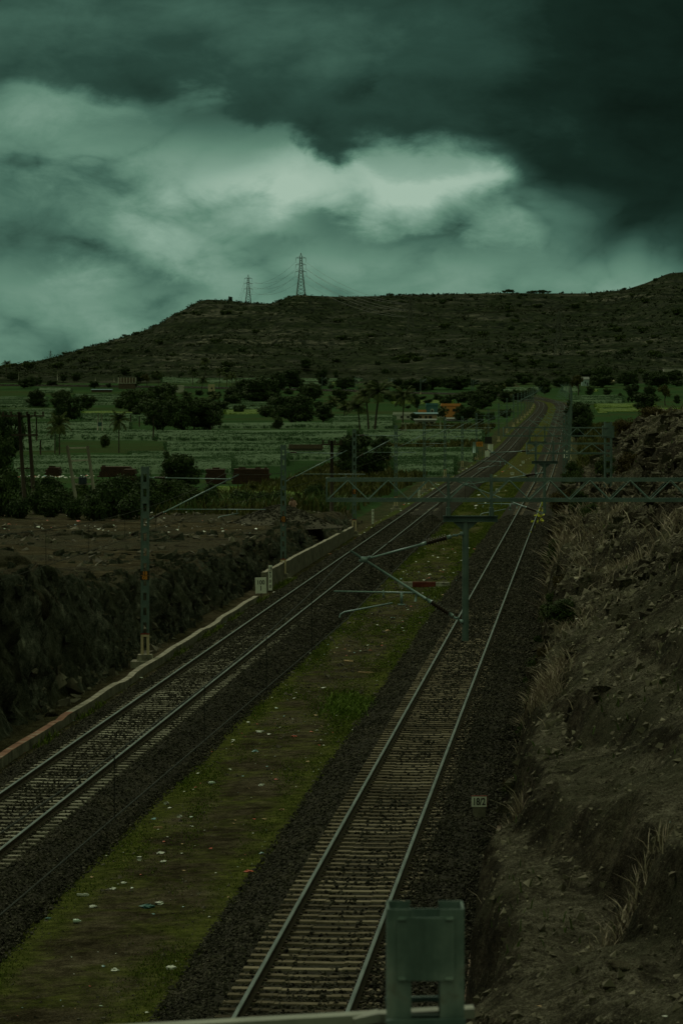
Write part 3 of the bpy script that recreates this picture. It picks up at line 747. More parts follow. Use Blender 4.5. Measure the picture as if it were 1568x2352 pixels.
# ---------------------------------------------------------------- bracket booms over the right-hand track
def boom(Y, xl, xr, zb, zt_, armx, arm_z0, label, arm=True, mastx=None, dep=.40, per=.75, hang=(-.32, .47), reach=2.2, cz=(7.05, 5.55, 7.02, 6.1), s=1.0):
    root = empty('bracket_boom', (0, Y, 0), 0, label, 'railway gantry', 'bracket booms over the right track')
    for yy in (-dep/2, dep/2):
        for z in (zb, zt_):
            b = MB(); b.box(((xl+xr)/2, yy, z), (xr-xl, .012, .066)); b.box(((xl+xr)/2, yy*.9, z + (.028 if z == zb else .028)), (xr-xl, .055, .008)); b.build('chord', steel, root)
        b = MB(); x = xl + .02; up = True; pts = [(x, yy*1.02, zb+.01)]
        while x + per/2 < xr:
            x += per/2; pts.append((x, yy*1.02, (zt_-.005) if up else zb+.01)); up = not up
        for a, c in zip(pts[:-1], pts[1:]): b.tube([a, c], .010, 6)
        b.build('lattice', tube_steel if yy < 0 else steel, root)
    b = MB(); b.box((xl, 0, (zb+zt_)/2), (.03, dep, zt_-zb+.07)); b.build('end_plate', steel, root)
    if arm:
        hx = (hang[0]+hang[1])/2 + armx
        b = MB()
        for h in hang:
            b.bar((armx+h, -dep/2-.03, zb-.30), (armx+h, -dep/2-.03, zt_+.10), .035, .02); b.bar((armx+h, dep/2+.03, zb-.30), (armx+h, dep/2+.03, zt_+.10), .035, .02)
            b.box((armx+h, 0, zb-.22), (.075, dep*.9, .15))
        b.build('hanger', steel, root)
        top = zb - .30
        b = MB(); b.box((hx+.01, 0, top-.055), (1.02, .012, .11)); b.box((hx+.01, 0, top-.004), (1.03, .15, .012)); b.box((hx+.01, 0, top-.106), (1.03, .15, .010))
        for q in (-.31, -.24, .07, .15): b.tube([(armx+q, -.02, top-.05), (armx+q, .02, top-.05)], .018, 8)
        b.build('head_beam', steel_dark, root)
        b = MB(); z1, z2 = top-.113, top-.262
        for yy in (-.012, .012): pass
        b.add([(armx-.235, -.01, z1), (armx+.235, -.01, z1), (armx+.06, -.01, z2), (armx-.06, -.01, z2), (armx-.235, .01, z1), (armx+.235, .01, z1), (armx+.06, .01, z2), (armx-.06, .01, z2)],
              [(3,2,1,0), (4,5,6,7), (0,1,5,4), (1,2,6,5), (2,3,7,6), (3,0,4,7)])
        b.build('gusset', steel_dark, root)
        b = MB(); b.tube([(armx, 0, z1), (armx, 0, arm_z0)], .061, 20); b.tube([(armx, 0, arm_z0), (armx, 0, arm_z0-.02)], .064, 20)
        b.tube([(armx, 0, arm_z0+.29), (armx, 0, arm_z0+.315)], .064, 20)
        ao = b.build('drop_arm', steel, root, False)
        cb = cantilever_at(root, armx, reach, *cz)
    if mastx is not None:
        b = MB(); gz = -2.5
        for sgn in (-1, 1):
            b.box((mastx + sgn*.16, 0, (gz+zt_+.3)/2), (.10, .22, zt_+.3-gz))
        z = zt_ + .15
        while z > gz+1: b.box((mastx, -.115, z), (.26, .012, .2)); b.box((mastx, .115, z), (.26, .012, .2)); z -= .6
        b.box((mastx, 0, (zb+zt_)/2), (.62, .30, .62)); b.build('support_mast', steel, root)
    return root
def cantilever_at(root, armx, reach, zs, zb, tipz, regz):
    xr, X = -.07, lambda x: armx + x
    r0 = Vector((X(xr), 0, zb)); tip = Vector((X(-reach), 0, tipz)); d = (tip-r0).normalized(); L = (tip-r0).length
    s0 = Vector((X(xr), 0, zs)); node = r0 + d*(L*.875); sd = (node-s0).normalized(); ins = .46
    c = MB(); c.tube([r0 + d*(.26+ins), tip], .024, 12); c.tube([s0 + sd*(.26+ins), node], [.023, .017], 10)
    for p, dd in ((r0, d), (s0, sd)):
        c.box(p, (.06, .12, .07)); c.tube([p, p + dd*.12], .014, 8); c.box(p + dd*.12, (.10, .04, .045)); c.tube([p + dd*.14, p + dd*.20], .012, 8)
        c.tube([p + dd*.20, p + dd*.285], [.035, .04], 12); c.tube([p + dd*(.22+ins), p + dd*(.34+ins)], [.042, .027], 12)
    c.box(node, (.13, .07, .11)); c.tube([node - Vector((.09, 0, .03)), node + Vector((.12, 0, .05))], .03, 8)
    o = c.build('cantilever', tube_steel, root, True)
    for p, dd in ((r0, d), (s0, sd)): insulator_mb(MB(), p + dd*.285, p + dd*(.24+ins), .085, 8).build('insulator', insul, o, True)
    a = r0 + d*((regz-zb)/d.z); b = MB(); b.tube([a, (a.x-1.55, 0, regz+.03)], .017, 8)
    b.box((a.x-.28, 0, regz-.10), (.05, .04, .22)); b.box((a.x-.28, 0, regz-.22), (.14, .05, .025)); b.box((a.x-.62, 0, regz-.02), (.03, .03, .14)); b.tube([a, a + Vector((-.02, 0, -.16))], .022, 8)
    ra = b.build('registration_arm', tube_steel, o, True)
    b = MB(); b.tube([(a.x-.45, 0, regz-.19), (a.x-1.35, 0, regz-.36), (a.x-1.42, 0, regz-.40), (a.x-1.44, 0, regz-.46)], .016, 8); b.build('steady_arm', tube_steel, o, True)
    return o
B1 = 57.0; px = lambda u, Y: (u-UC)/F*Y; pz = lambda v, Y: H-(v-VH)/F*Y
boom(B1, px(750, B1), 8.6, pz(1148, B1), pz(1101.5, B1), px(1068.5, B1), pz(1470, B1), 'nearest wide lattice boom whose thick drop arm hangs over the right track', mastx=8.9,
     reach=px(1068.5, B1)-px(804, B1), cz=(pz(1226, B1), pz(1428, B1), pz(1265, B1), pz(1362, B1)), per=px(92.3+UC, B1), hang=(-.32, .485))
B2 = 118.0
boom(B2, px(1209, B2), 10.4, pz(1041, B2), pz(1018.5, B2), px(1250, B2), pz(1178, B2), 'second lattice boom beyond the nearest one with a drop arm by the slope foot', mastx=None,
     reach=3.45, cz=(pz(1086, B2), pz(1180, B2), pz(1104, B2), pz(1158, B2)), per=1.0, hang=(-.34, .34))
B3 = 160.0
boom(B3, px(1156, B3), px(1395, B3), pz(1001, B3), pz(982, B3), px(1230, B3), pz(1107, B3), 'farther lattice boom with its own grey support mast on the slope top', mastx=px(1396, B3),
     reach=2.6, cz=(pz(1035, B3), pz(1105, B3), pz(1030, B3), pz(1060, B3)), per=.85)

# ---------------------------------------------------------------- overhead wires
def wires(P, N, ys, zc, zm, label, y_start, cat='overhead wire', stag=.2, sag=.55):
    root = empty('overhead_wire', (0, 0, 0), 0, label, 'overhead wire')
    cw, mw, dr = [], [], MB()
    sup = []
    for i, Y in enumerate(ys):
        j = int(np.argmin(np.abs(P[:1300, 1]-Y))); o = N[j]*(stag if i % 2 else -stag); sup.append((P[j, 0]+o[0], P[j, 1]+o[1], float(zt(P[j, 1]))))
    for a, c in zip(sup[:-1], sup[1:]):
        for k in range(8):
            t = k/8; x, y, z = [a[q]*(1-t)+c[q]*t for q in range(3)]; zz = z + zm - sag*4*t*(1-t)
            cw.append((x, y, z+zc)); mw.append((x, y, zz))
            if k: MB().tube([(x, y, z+zc), (x, y, zz)], .006, 4).build('dropper', wire_m, root)
    MB().tube(cw, .009, 5).build('contact_wire', wire_m, root, True)
    MB().tube(mw, .009, 5).build('messenger_wire', wire_m, root, True)
ysR = [3, B1, B2, 174.6] + [231+56.4*i for i in range(8)]
wires(PR, NR, ysR, 5.58, 6.75, 'thin dark overhead wires strung above the right track from boom to boom', 0)
wires(PL, NL, [5, 61.8] + mast_y[:10], 5.55, 6.85, 'thin dark overhead wires strung above the left track from mast to mast', 0)

# ---------------------------------------------------------------- boards and posts beside the tracks
def post_board(name, u, vb, Y, w, h, label, cat, lines, size, legs=False, base=None, t=.03, spacing=1.0, sx=1.0):
    p = at(u, vb, Y); r = empty(name, p, 0, label, cat)
    b = MB(); b.box((0, 0, h/2), (w, t, h)); bo = b.build('board', white_board, r)
    for (body, dz, sz) in lines: text_obj('lettering', body, sz, black_paint, bo, (0, -t/2-.003, dz), sx=sx, spacing=spacing)
    b = MB(); b.box((0, t/2+.03, h*.5-.35), (.05, .05, h*.8+.7)); b.build('stake', dark_pole, r)
    return r
r = post_board('distance_board', 599.5, 1363, 153.0, .56, .80, 'square white board lettered 100 with a black bar beside the drain wall', 'track sign', [('100', .54, .30), ('I', .25, .34)], .3, sx=.92)
r.rotation_euler = (0, math.radians(-2), 0)
r = post_board('kilometre_post', 620.5, 1356, 155.5, .20, 1.28, 'narrow white post lettered 18 300 right behind the white 100 board', 'track sign', [('18', 1.12, .19), ('3', .72, .22), ('0', .46, .22), ('0', .20, .22)], .2)
b = MB(); b.box((0, -.02, 1.0), (.19, .012, .02)); b.build('red_line', red_band, r)
b = MB(); b.tube([(0, -.017, .90), (0, -.023, .90)], .045, 12); b.build('black_dot', black_paint, r)
post_board('kilometre_post', 855.7, 1203, 239.0, .17, 1.15, 'narrow white post lettered 18 400 between the third mast and the track', 'track sign', [('18', 1.0, .16), ('4', .66, .2), ('0', .42, .2), ('0', .18, .2)], .2)
post_board('kilometre_post', 962, 1143, 306.0, .18, 1.0, 'distant narrow white post lettered 18 500 by the left track', 'track sign', [('18', .86, .16), ('5', .56, .18), ('0', .34, .18), ('0', .14, .18)], .2)
p = at(1100, 1853.5, 72.6); r = empty('gradient_board', p, 0, 'small white board lettered 18/2 at the right edge of the ballast', 'track sign')
b = MB(); b.box((0, 0, .125), (.36, .04, .25)); bo = b.build('board', white_board, r)
text_obj('lettering', '18/2', .235, black_paint, bo, (-.005, -.024, .118), sx=.74)
b = MB(); b.box((0, -.001, .254), (.37, .046, .012)); b.box((.183, -.001, .125), (.010, .046, .26)); b.build('red_edge', red_band, r)
b = MB(); b.box((0, .0, -.3), (.30, .05, .598)); b.build('stem', concrete, r)
yellow_m = simple('orange_sign_paint', [(.55,.20,.025),(.72,.30,.04)], 4, .6)
p, _ = LP(478, -3.2); r = empty('station_sign', (px(1101, 478), 478, p.z-.6), 0, 'orange sign board with two dark lines of writing left of the tracks', 'track sign')
zc = pz(1020, 478) - (p.z-.6)
b = MB(); b.box((0, 0, zc), (1.02, .05, .72)); bo = b.build('board', yellow_m, r)
b = MB()
for row, xs in ((.14, (-.36, -.24, -.10, .0, .12, .26, .37)), (-.15, (-.30, -.2, -.06, .06, .2, .3))):
    b.box((0, -.03, zc+row+.09), (.82 if row > 0 else .7, .012, .03))
    for i, x in enumerate(xs): b.box((x, -.03, zc+row), (.045, .012, .15)); b.box((x+.04, -.03, zc+row + (.03 if i % 2 else -.04)), (.05, .012, .04))
b.build('lettering', black_paint, bo)
b = MB()
for s in (-.42, .42): b.bar((s, .06, -.3), (s, .06, zc+.3), .06)
b.build('post', steel, r)
r = empty('station_sign', (px(1121, 530), 530, float(zt(530))-.6), 0, 'dark back of a sign board on posts right of the orange sign', 'track sign')
b = MB(); zc = pz(1011, 530)-r.location.z; b.box((0, 0, zc), (1.25, .05, 1.2)); b.build('board', plate_black, r)
b = MB()
for s in (-.45, .45): b.bar((s, .06, -.3), (s, .06, zc+.3), .07)
b.build('post', steel, r)
r = empty('relay_cabinet', (px(1118.5, 520), 520, float(zt(520))-.65), 0, 'nearer white relay cabinet left of the tracks beyond the orange sign', 'cabinet', 'white relay cabinets')
b = MB(); b.box((0, 0, .75), (.75, .55, 1.3)); b.box((0, 0, 1.43), (.85, .65, .06)); bo = b.build('body', white_board, r); b = MB(); b.box((0, -.285, .75), (.60, .02, 1.1)); b.box((.22, -.30, .75), (.03, .02, .12), 1); b.build('door', [white_board, black_paint], r)
b = MB(); b.box((0, 0, .04), (.9, .7, .12)); b.build('plinth', concrete, r)
copy_tree(r, (px(1126, 552), 552, float(zt(552))-.35), .1, 1.1, 'farther white relay cabinet left of the tracks beyond the orange sign')
copy_tree(r, (px(1300, 515), 515, float(zt(515))-.4), .1, 1.0, 'white relay cabinet between the right track and the rock slope')
r = tag(MB().tube([at(1088.5, 1040, 476), at(1088.5, 1015, 476)], .22, 14).build('tension_weight', simple('pale_blue_paint', [(.30,.42,.45),(.42,.55,.58)], 3, .5), None, True), 'pale blue cylinder tied to a mast beside the orange sign', 'counterweight')
for (u, v, txt, lab) in ((1142.5, 1130, 'SC', 'nearest small white marker stone on the median under the boom'), (1176, 1091, 'SC', 'second small white marker stone on the median past the boom'), (1201, 1064, 'SC', 'farthest small white marker stone on the median between the tracks')):
    q = hit(u, v, 150); r = empty('marker_stone', q, 0, lab, 'marker stone', 'white marker stones on the median')
    b = MB(); b.box((0, 0, .16), (.46, .14, .44)); bo = b.build('stone', white_board, r); text_obj('lettering', txt, .30, black_paint, bo, (0, -.075, .21))
# painted fouling mark across the median
q = hit(974, 1349, 140); r = empty('fouling_mark', (px(974, q.y), q.y, q.z), math.radians(-6), 'long low beam painted white, dark red and white lying on the median', 'marker')
b = MB(); L = 116/F*q.y; b.box((0, 0, .12), (L*.46, .30, .34)); b.build('red_section', simple('faded_red_paint', [(.05,.014,.010),(.13,.025,.018),(.19,.05,.038)], 3, .9), r)
for s in (-1, 1):
    b = MB(); b.box((s*L*.365, 0, .115), (L*.265, .29, .33)); b.build('white_section', simple('chipped_whitewash', [(.07,.06,.048),(.26,.25,.225),(.44,.43,.40)], 3.5, .9, pos=[.36, .47, .6]), r)
# ---------------------------------------------------------------- plants
leaf_dark = leafy('tree_leaves', [(.013,.025,.010),(.027,.046,.017),(.046,.072,.025),(.072,.105,.038)])
leaf_mid = leafy('shrub_leaves', [(.014,.024,.009),(.030,.048,.015),(.055,.080,.024),(.09,.12,.04)])
leaf_olive = leafy('olive_leaves', [(.026,.028,.010),(.055,.055,.018),(.085,.085,.028),(.13,.12,.04)])
leaf_brown = leafy('autumn_leaves', [(.030,.024,.011),(.060,.045,.018),(.09,.068,.026),(.13,.10,.03)])
palm_leaf = leafy('palm_leaves', [(.018,.030,.011),(.038,.056,.019),(.068,.088,.030),(.13,.14,.055)])
cane_leaf = leafy('sugarcane_leaves', [(.032,.074,.028),(.042,.092,.037),(.054,.110,.046),(.076,.140,.062)], .65, .02, .08, .45)
weed_leaf = leafy('weed_leaves', [(.028,.045,.014),(.055,.085,.026),(.09,.13,.045),(.16,.20,.09)], .6)
bright_crop = leafy('young_crop_leaves', [(.06,.105,.008),(.09,.155,.012),(.125,.205,.018),(.16,.25,.03)], .6, .08)
grass_leaf = leafy('green_grass_blades', [(.040,.056,.011),(.068,.095,.015),(.104,.138,.021),(.16,.185,.034)], .7, .5)
dry_leaf = leafy('dry_grass_blades', [(.10,.076,.058),(.22,.175,.14),(.35,.29,.24),(.46,.395,.335)], .7, .6)

def leaves(C, Nrm, size, asp=1.0):
    n = len(C)
    a = np.cross(Nrm, RNG.normal(size=(n, 3))); a /= np.linalg.norm(a, axis=1)[:, None] + 1e-9
    b = np.cross(Nrm, a); b /= np.linalg.norm(b, axis=1)[:, None] + 1e-9
    s = (size*RNG.uniform(.6, 1.3, n))[:, None]
    V = np.stack([C - a*s*.5*asp, C + b*s*.28, C + a*s*.6*asp, C - b*s*.28], 1)
    return V.reshape(-1, 3), np.arange(n*4).reshape(-1, 4)
def crown_pts(nc, per, rad, center, low=-.55, cl=.36, hollow=.45, flat=1.0):
    rad = np.array(rad, float); D = RNG.normal(size=(nc, 3)); D /= np.linalg.norm(D, axis=1)[:, None]
    D[:, 2] = np.where(D[:, 2] < low, -D[:, 2]*.6, D[:, 2])
    nl = max(5, nc//11); L0 = RNG.normal(size=(nl, 3)); L0 /= np.linalg.norm(L0, axis=1)[:, None]; L0[:, 2] = RNG.uniform(low, .95, nl); L0 = L0*RNG.uniform(.35, .68, (nl, 1)); li = RNG.integers(0, nl, nc); lr = RNG.uniform(.34, .55, nl)[li][:, None]
    c = (L0[li] + D*lr*RNG.uniform(hollow, 1.0, (nc, 1)))*rad
    cr = cl*rad.mean()*RNG.uniform(.55, 1.25, nc)
    d = RNG.normal(size=(nc, per, 3)); d /= np.linalg.norm(d, axis=2)[..., None]
    d[..., 2] *= flat*.8
    rr = cr[:, None, None]*RNG.uniform(.45, 1.08, (nc, per, 1))
    P = c[:, None] + d*rr
    Nn = d + RNG.normal(size=d.shape)*.5 + np.array([0, 0, .35])
    return (P + np.array(center)).reshape(-1, 3), Nn.reshape(-1, 3), c + np.array(center)
def make_tree(name, h, rad, cz, nc, per, ls, trunk_r, leafm, seed_c=.36, low=-.55, branches=6, flat=1.0, hollow=.45, lean=0.0):
    root = empty(name)
    P, Nn, cs = crown_pts(nc, per, rad, (lean, 0, cz), low, seed_c, hollow, flat)
    V, Q = leaves(P, Nn, np.full(len(P), ls)); npmesh('crown', V, [Q], leafm, None, root)
    b = MB(); zb = cz - rad[2]*.45
    b.tube([(0, 0, -.4), (.03*h*random.uniform(-1, 1), .02*h, zb*.5), (lean*.6, 0, zb), (lean, 0, cz)], [trunk_r*1.25, trunk_r, trunk_r*.8, trunk_r*.35], 8)
    for i in range(branches):
        c = cs[random.randrange(len(cs))]; s = Vector((lean*.5, 0, zb*random.uniform(.75, 1.05)))
        e = Vector(c); m = s.lerp(e, .5) + Vector((0, 0, -.06*h))
        b.tube([s, m, e], [trunk_r*.55, trunk_r*.35, trunk_r*.12], 6)
    b.build('trunk', bark, root, True)
    return root
def make_palm(name, th, fr, nf, lean, seed):
    rr = random.Random(seed); root = empty(name)
    b = MB(); pts = [(lean*(i/6)**1.6, lean*.3*(i/6), -.3 + (th+.3)*i/6) for i in range(7)]
    b.tube(pts, [.22, .17, .15, .14, .13, .13, .12], 8); b.build('trunk', bark, root, True)
    top = Vector(pts[-1]); V, Q, T = [], [], []
    for k in range(nf):
        az = 2*math.pi*k/nf*1.0 + rr.uniform(-.3, .3) + k*.9; el = rr.uniform(-.15, 1.4); L = fr*rr.uniform(.8, 1.1)
        p = top.copy(); d = Vector((math.cos(az)*math.cos(el), math.sin(az)*math.cos(el), math.sin(el))); pp = [p.copy()]
        for s in range(9):
            p = p + d*(L/9); pp.append(p.copy()); d = (d + Vector((0, 0, -.13 - .022*s))).normalized()
        for s in range(9):
            a, c = pp[s], pp[s+1]; t = (c-a).normalized(); side = t.cross(Vector((0, 0, 1)))
            side = side.normalized() if side.length > .05 else Vector((1, 0, 0)); up = side.cross(t)
            w = .05*(1-s/10); i0 = len(V); V += [a-side*w, a+side*w, c+side*w*.9, c-side*w*.9]; Q.append((i0, i0+1, i0+2, i0+3))
            for m in range(3):
                q = a.lerp(c, m/3); ll = fr*.26*math.sin(math.pi*min(.95, (s+m/3+.9)/10.5)) + .08
                for sg in (-1, 1):
                    e = q + (side*sg*.72 + t*.55 - up*(.42+rr.uniform(-.1, .25)))*ll; i0 = len(V)
                    V += [q - t*.05, q + t*.05, e + t*.03, e - t*.01]; Q.append((i0, i0+1, i0+2, i0+3))
    npmesh('crown', np.array([tuple(v) for v in V]), [np.array(Q)], palm_leaf, None, root)
    return root
def make_bush(name, rad, nc, per, ls, leafm, hollow=.3, cl=.40, stems=5):
    root = empty(name)
    P, Nn, cs = crown_pts(nc, per, rad, (0, 0, rad[2]*.55), -.85, cl, hollow)
    k = P[:, 2] > -.1; V, Q = leaves(P[k], Nn[k], np.full(k.sum(), ls)); npmesh('foliage', V, [Q], leafm, None, root)
    b = MB()
    for i in range(stems):
        c = Vector(cs[random.randrange(len(cs))]); b.tube([(c.x*.15, c.y*.15, -.3), (c.x*.5, c.y*.5, c.z*.5), c], [.05, .035, .012], 5)
    b.build('stem', bark, root, True); return root
# one of each kind, then copies
PROTO = {
 'round': make_tree('broadleaf_tree', 8, (3.5, 3.5, 3.9), 3.9, 84, 95, .42, .22, leaf_dark, .27, -.95),
 'wide': make_tree('broadleaf_tree', 8, (5.9, 5.0, 3.8), 3.7, 130, 95, .45, .28, leaf_dark, .24, -.95),
 'tall': make_tree('broadleaf_tree', 9, (2.3, 2.3, 4.3), 4.6, 56, 90, .38, .17, leaf_dark, .32, -.9),
 'olive': make_tree('broadleaf_tree', 8, (2.9, 2.9, 3.2), 4.6, 44, 85, .40, .2, leaf_olive, .27, -.55, 8),
 'stalk': make_tree('broadleaf_tree', 9, (2.2, 2.2, 1.9), 6.6, 34, 85, .36, .15, leaf_dark, .30, -.4),
 'acacia': make_tree('acacia_tree', 6, (5.0, 4.2, 2.7), 3.6, 90, 70, .5, .22, leaf_dark, .26, -.2, 9, .5, .3),
 'palm': make_palm('palm_tree', 6.2, 3.2, 24, .5, 1), 'palm2': make_palm('palm_tree', 7.6, 3.3, 28, -.7, 2), 'palm3': make_palm('palm_tree', 4.6, 3.0, 20, .25, 5),
 'bush': make_bush('bush', (1.9, 1.7, 1.5), 50, 90, .26, leaf_mid), 'bush2': make_bush('bush', (2.3, 2.0, 1.9), 60, 110, .27, leaf_dark, .3, .34),
 'brown': make_bush('bush', (2.6, 2.2, 1.7), 60, 80, .22, leaf_brown, .3, .32, 9),
 'fine': make_bush('bush', (1.5, 1.2, 1.2), 60, 120, .13, leaf_mid, .2, .34, 9),
}
NATH = {'round': 8.2, 'wide': 8.0, 'tall': 9.2, 'olive': 8.0, 'stalk': 8.6, 'acacia': 5.9, 'palm': 8.4, 'palm2': 9.8, 'palm3': 6.8, 'bush': 2.5, 'bush2': 3.5, 'brown': 3.1, 'fine': 2.2}
NATW = {'round': 7.6, 'wide': 12.4, 'tall': 5.2, 'olive': 6.8, 'stalk': 5.4, 'acacia': 11.4, 'palm': 6.0, 'palm2': 6.2, 'palm3': 5.6, 'bush': 4.2, 'bush2': 5.6, 'brown': 6.2, 'fine': 3.6}
USED = set()
def plant(kind, u, vb, wu, hu, label, group=None, Y=None, cat=None):
    q = hit(u, vb, 60) if Y is None else Vector((px(u, Y), Y, float(surface(px(u, Y), Y))))
    hu = max(hu, .5*wu) if kind in ('wide', 'bush2', 'bush') else max(hu, .75*wu) if kind == 'round' else hu; s = F/q.y; big = 1.0 if kind in ('brown', 'fine') else 1.22; sx = big*wu/s/NATW[kind]; sz = (1.12 if big > 1 else 1)*hu/s/NATH[kind]
    o = PROTO[kind]; cat = cat or ('palm tree' if 'palm' in kind else 'bush' if kind in ('bush', 'bush2', 'brown', 'fine') else 'tree')
    rz = random.uniform(0, 6.28)
    if kind not in USED:
        USED.add(kind); o.location = q; o.rotation_euler = (0, 0, rz); o.scale = (sx, sx, sz); return tag(o, label, cat, group)
    return copy_tree(o, q, rz, (sx, sx, sz), label, group, cat)
W = 'trees among the fields'
TREES = [
 ('wide', 22, 1056, 95, 118, 'tall dark tree mass at the left edge behind the double dark pole'), ('round', 6, 1100, 70, 110, 'dark tree cut by the left edge below the tall dark tree mass'),
 ('round', 81, 936, 50, 42, 'small dark tree at the far left among the cane fields'), ('wide', 152, 968, 74, 62, 'big dark tree with a rounded top behind the left palm'), ('round', 143, 936, 50, 42, 'upper round tree rising behind the big dark tree left'),
 ('round', 201, 941, 42, 36, 'round dark tree right of the big dark tree, showing its trunk'), ('wide', 298, 948, 116, 50, 'broad spreading dark tree below the unfinished frame house'),
 ('wide', 362, 988, 96, 74, 'dark tree clump left of the middle palms, lower one'), ('round', 388, 946, 50, 46, 'dark tree just above the lower clump left of the middle palms'),
 ('wide', 420, 990, 96, 78, 'rounded dark tree between two palms above the cane'), ('wide', 482, 988, 110, 72, 'wide dark tree standing right of the middle palm at the cane edge'), ('round', 446, 985, 52, 46, 'low dark tree under the middle palm'),
 ('bush', 236, 1028, 28, 28, 'round dark bush at the edge of the cane left of the second palm'), ('stalk', 352, 1010, 26, 66, 'slender tree on a bare stem before the cane field'), ('tall', 312, 962, 22, 28, 'small tree at the end of the light green strip'),
 ('olive', 338, 888, 24, 30, 'small tree beside the unfinished frame house'), ('round', 176, 876, 26, 22, 'thin trunked tree at the foot of the hill, left'), ('round', 146, 877, 18, 18, 'tiny round tree left of the thin trunked one under the hill'), ('round', 70, 890, 22, 26, 'small leaning tree in the far terraced fields'),
 ('round', 288, 863, 26, 20, 'dark round bush-like tree on the lower hill slope'), ('wide', 588, 924, 110, 58, 'wide dark tree before the pale wall houses'), ('round', 640, 902, 48, 50, 'tall dark tree behind the wide one near the middle'),
 ('round', 738, 886, 34, 42, 'round dark tree standing alone above the upper cane strip'), ('round', 770, 868, 14, 18, 'very small round tree under the hill by the red soil'), ('round', 700, 848, 30, 26, 'lone round tree on the hill foot in the centre'),
 ('wide', 668, 974, 104, 70, 'broad dark tree left of the tall palm group'), ('round', 742, 970, 50, 44, 'rounded tree directly left of the tall palms'), ('round', 722, 920, 56, 36, 'tree behind the rounded tree, left of the tall palms'), ('round', 780, 925, 44, 34, 'dark tree behind the tall palm group'),
 ('wide', 838, 1098, 128, 106, 'big dark tree behind the third mast, its foot in the weeds'), ('round', 800, 1090, 70, 70, 'lower dark tree overlapping the left side of the big one behind the third mast'),
 ('tall', 957, 945, 20, 46, 'narrow dark tree behind the village houses'), ('round', 1003, 920, 18, 16, 'small round tree right of the narrow dark tree'), ('wide', 1050, 894, 66, 30, 'wide dark tree clump under the hill, right of the far masts'), ('wide', 962, 898, 60, 28, 'dark tree clump under the hill behind the village'), ('round', 912, 896, 34, 28, 'dark tree by the far line of masts'),
 ('round', 1012, 962, 24, 28, 'dark tree between the teal house and the orange house'), ('round', 952, 968, 24, 20, 'dark tree in front of the long white shed'), ('wide', 1108, 940, 60, 40, 'broad dark tree left of the curving line'), ('round', 1128, 914, 40, 30, 'dark tree behind the broad one at the curve'), ('round', 1100, 975, 26, 32, 'dark tree at the right end of the village field'),
 ('round', 1170, 893, 26, 24, 'lone round tree at the end of the straight line'), ('round', 1250, 905, 34, 34, 'dark tree just right of the curve'), ('wide', 1292, 890, 40, 26, 'wide dark tree behind the right row of masts'), ('olive', 1327, 908, 38, 48, 'yellowish tall tree right of the right row of masts'), ('round', 1356, 908, 24, 22, 'round bush tree right of the yellowish tree'),
 ('wide', 1384, 890, 60, 30, 'dark tree beside the bluish house on the right'), ('round', 1394, 909, 22, 18, 'small round tree before the cane on the right'), ('wide', 1434, 886, 60, 36, 'broad dark tree right of the bluish house'), ('round', 1452, 916, 36, 36, 'branching tree with visible trunks on the right fields'), ('round', 1490, 922, 34, 38, 'open tree with thin trunks, second from the right edge'), ('olive', 1527, 932, 32, 50, 'brownish crowned tree near the right edge'), ('round', 1553, 928, 18, 22, 'small tree at the right edge below the long white roof'),
 ('wide', 1500, 884, 64, 34, 'dark tree row piece under the long white roof'), ('round', 1548, 880, 40, 30, 'dark tree at the right edge under the long white roof'), ('bush2', 1420, 915, 18, 16, 'dark bush at the end of the right cane strip'), ('tall', 1443, 926, 8, 18, 'left of three small clipped trees in the right field'), ('tall', 1452, 926, 9, 14, 'middle of three small clipped trees in the right field'), ('tall', 1462, 926, 9, 16, 'right of three small clipped trees in the right field'),
 ('wide', 1340, 990, 82, 70, 'wide dark bushy tree right of the right row of masts'), ('round', 1322, 1010, 50, 56, 'lower dark bushy tree beside the right masts'),
 ('olive', 578, 1140, 26, 36, 'small tree standing in the bright green plot'), ('tall', 486, 1150, 30, 44, 'small dark tree at the left end of the bright green plot'), ('wide', 428, 1128, 110, 92, 'big dark leafy tree right of the nearest mast top'),
 ('round', 1480, 946, 60, 26, 'dark bushes at the edge of the right field'), ('round', 640, 985, 30, 30, 'small dark tree on the dark ploughed strip'),

 ('wide', 1200, 922, 56, 22, 'dark tree clump hiding the line where it turns left'), ('round', 1158, 926, 40, 28, 'dark tree left of the clump at the turn of the line'), ('wide', 1080, 925, 60, 26, 'broad dark tree before the far railway bank'), ('bush2', 1215, 908, 44, 18, 'low dark bush above the turn of the line'), ('wide', 1130, 905, 60, 26, 'wide dark tree on the far railway bank near the turn'),
]
for t in TREES: plant(*t, group=W)
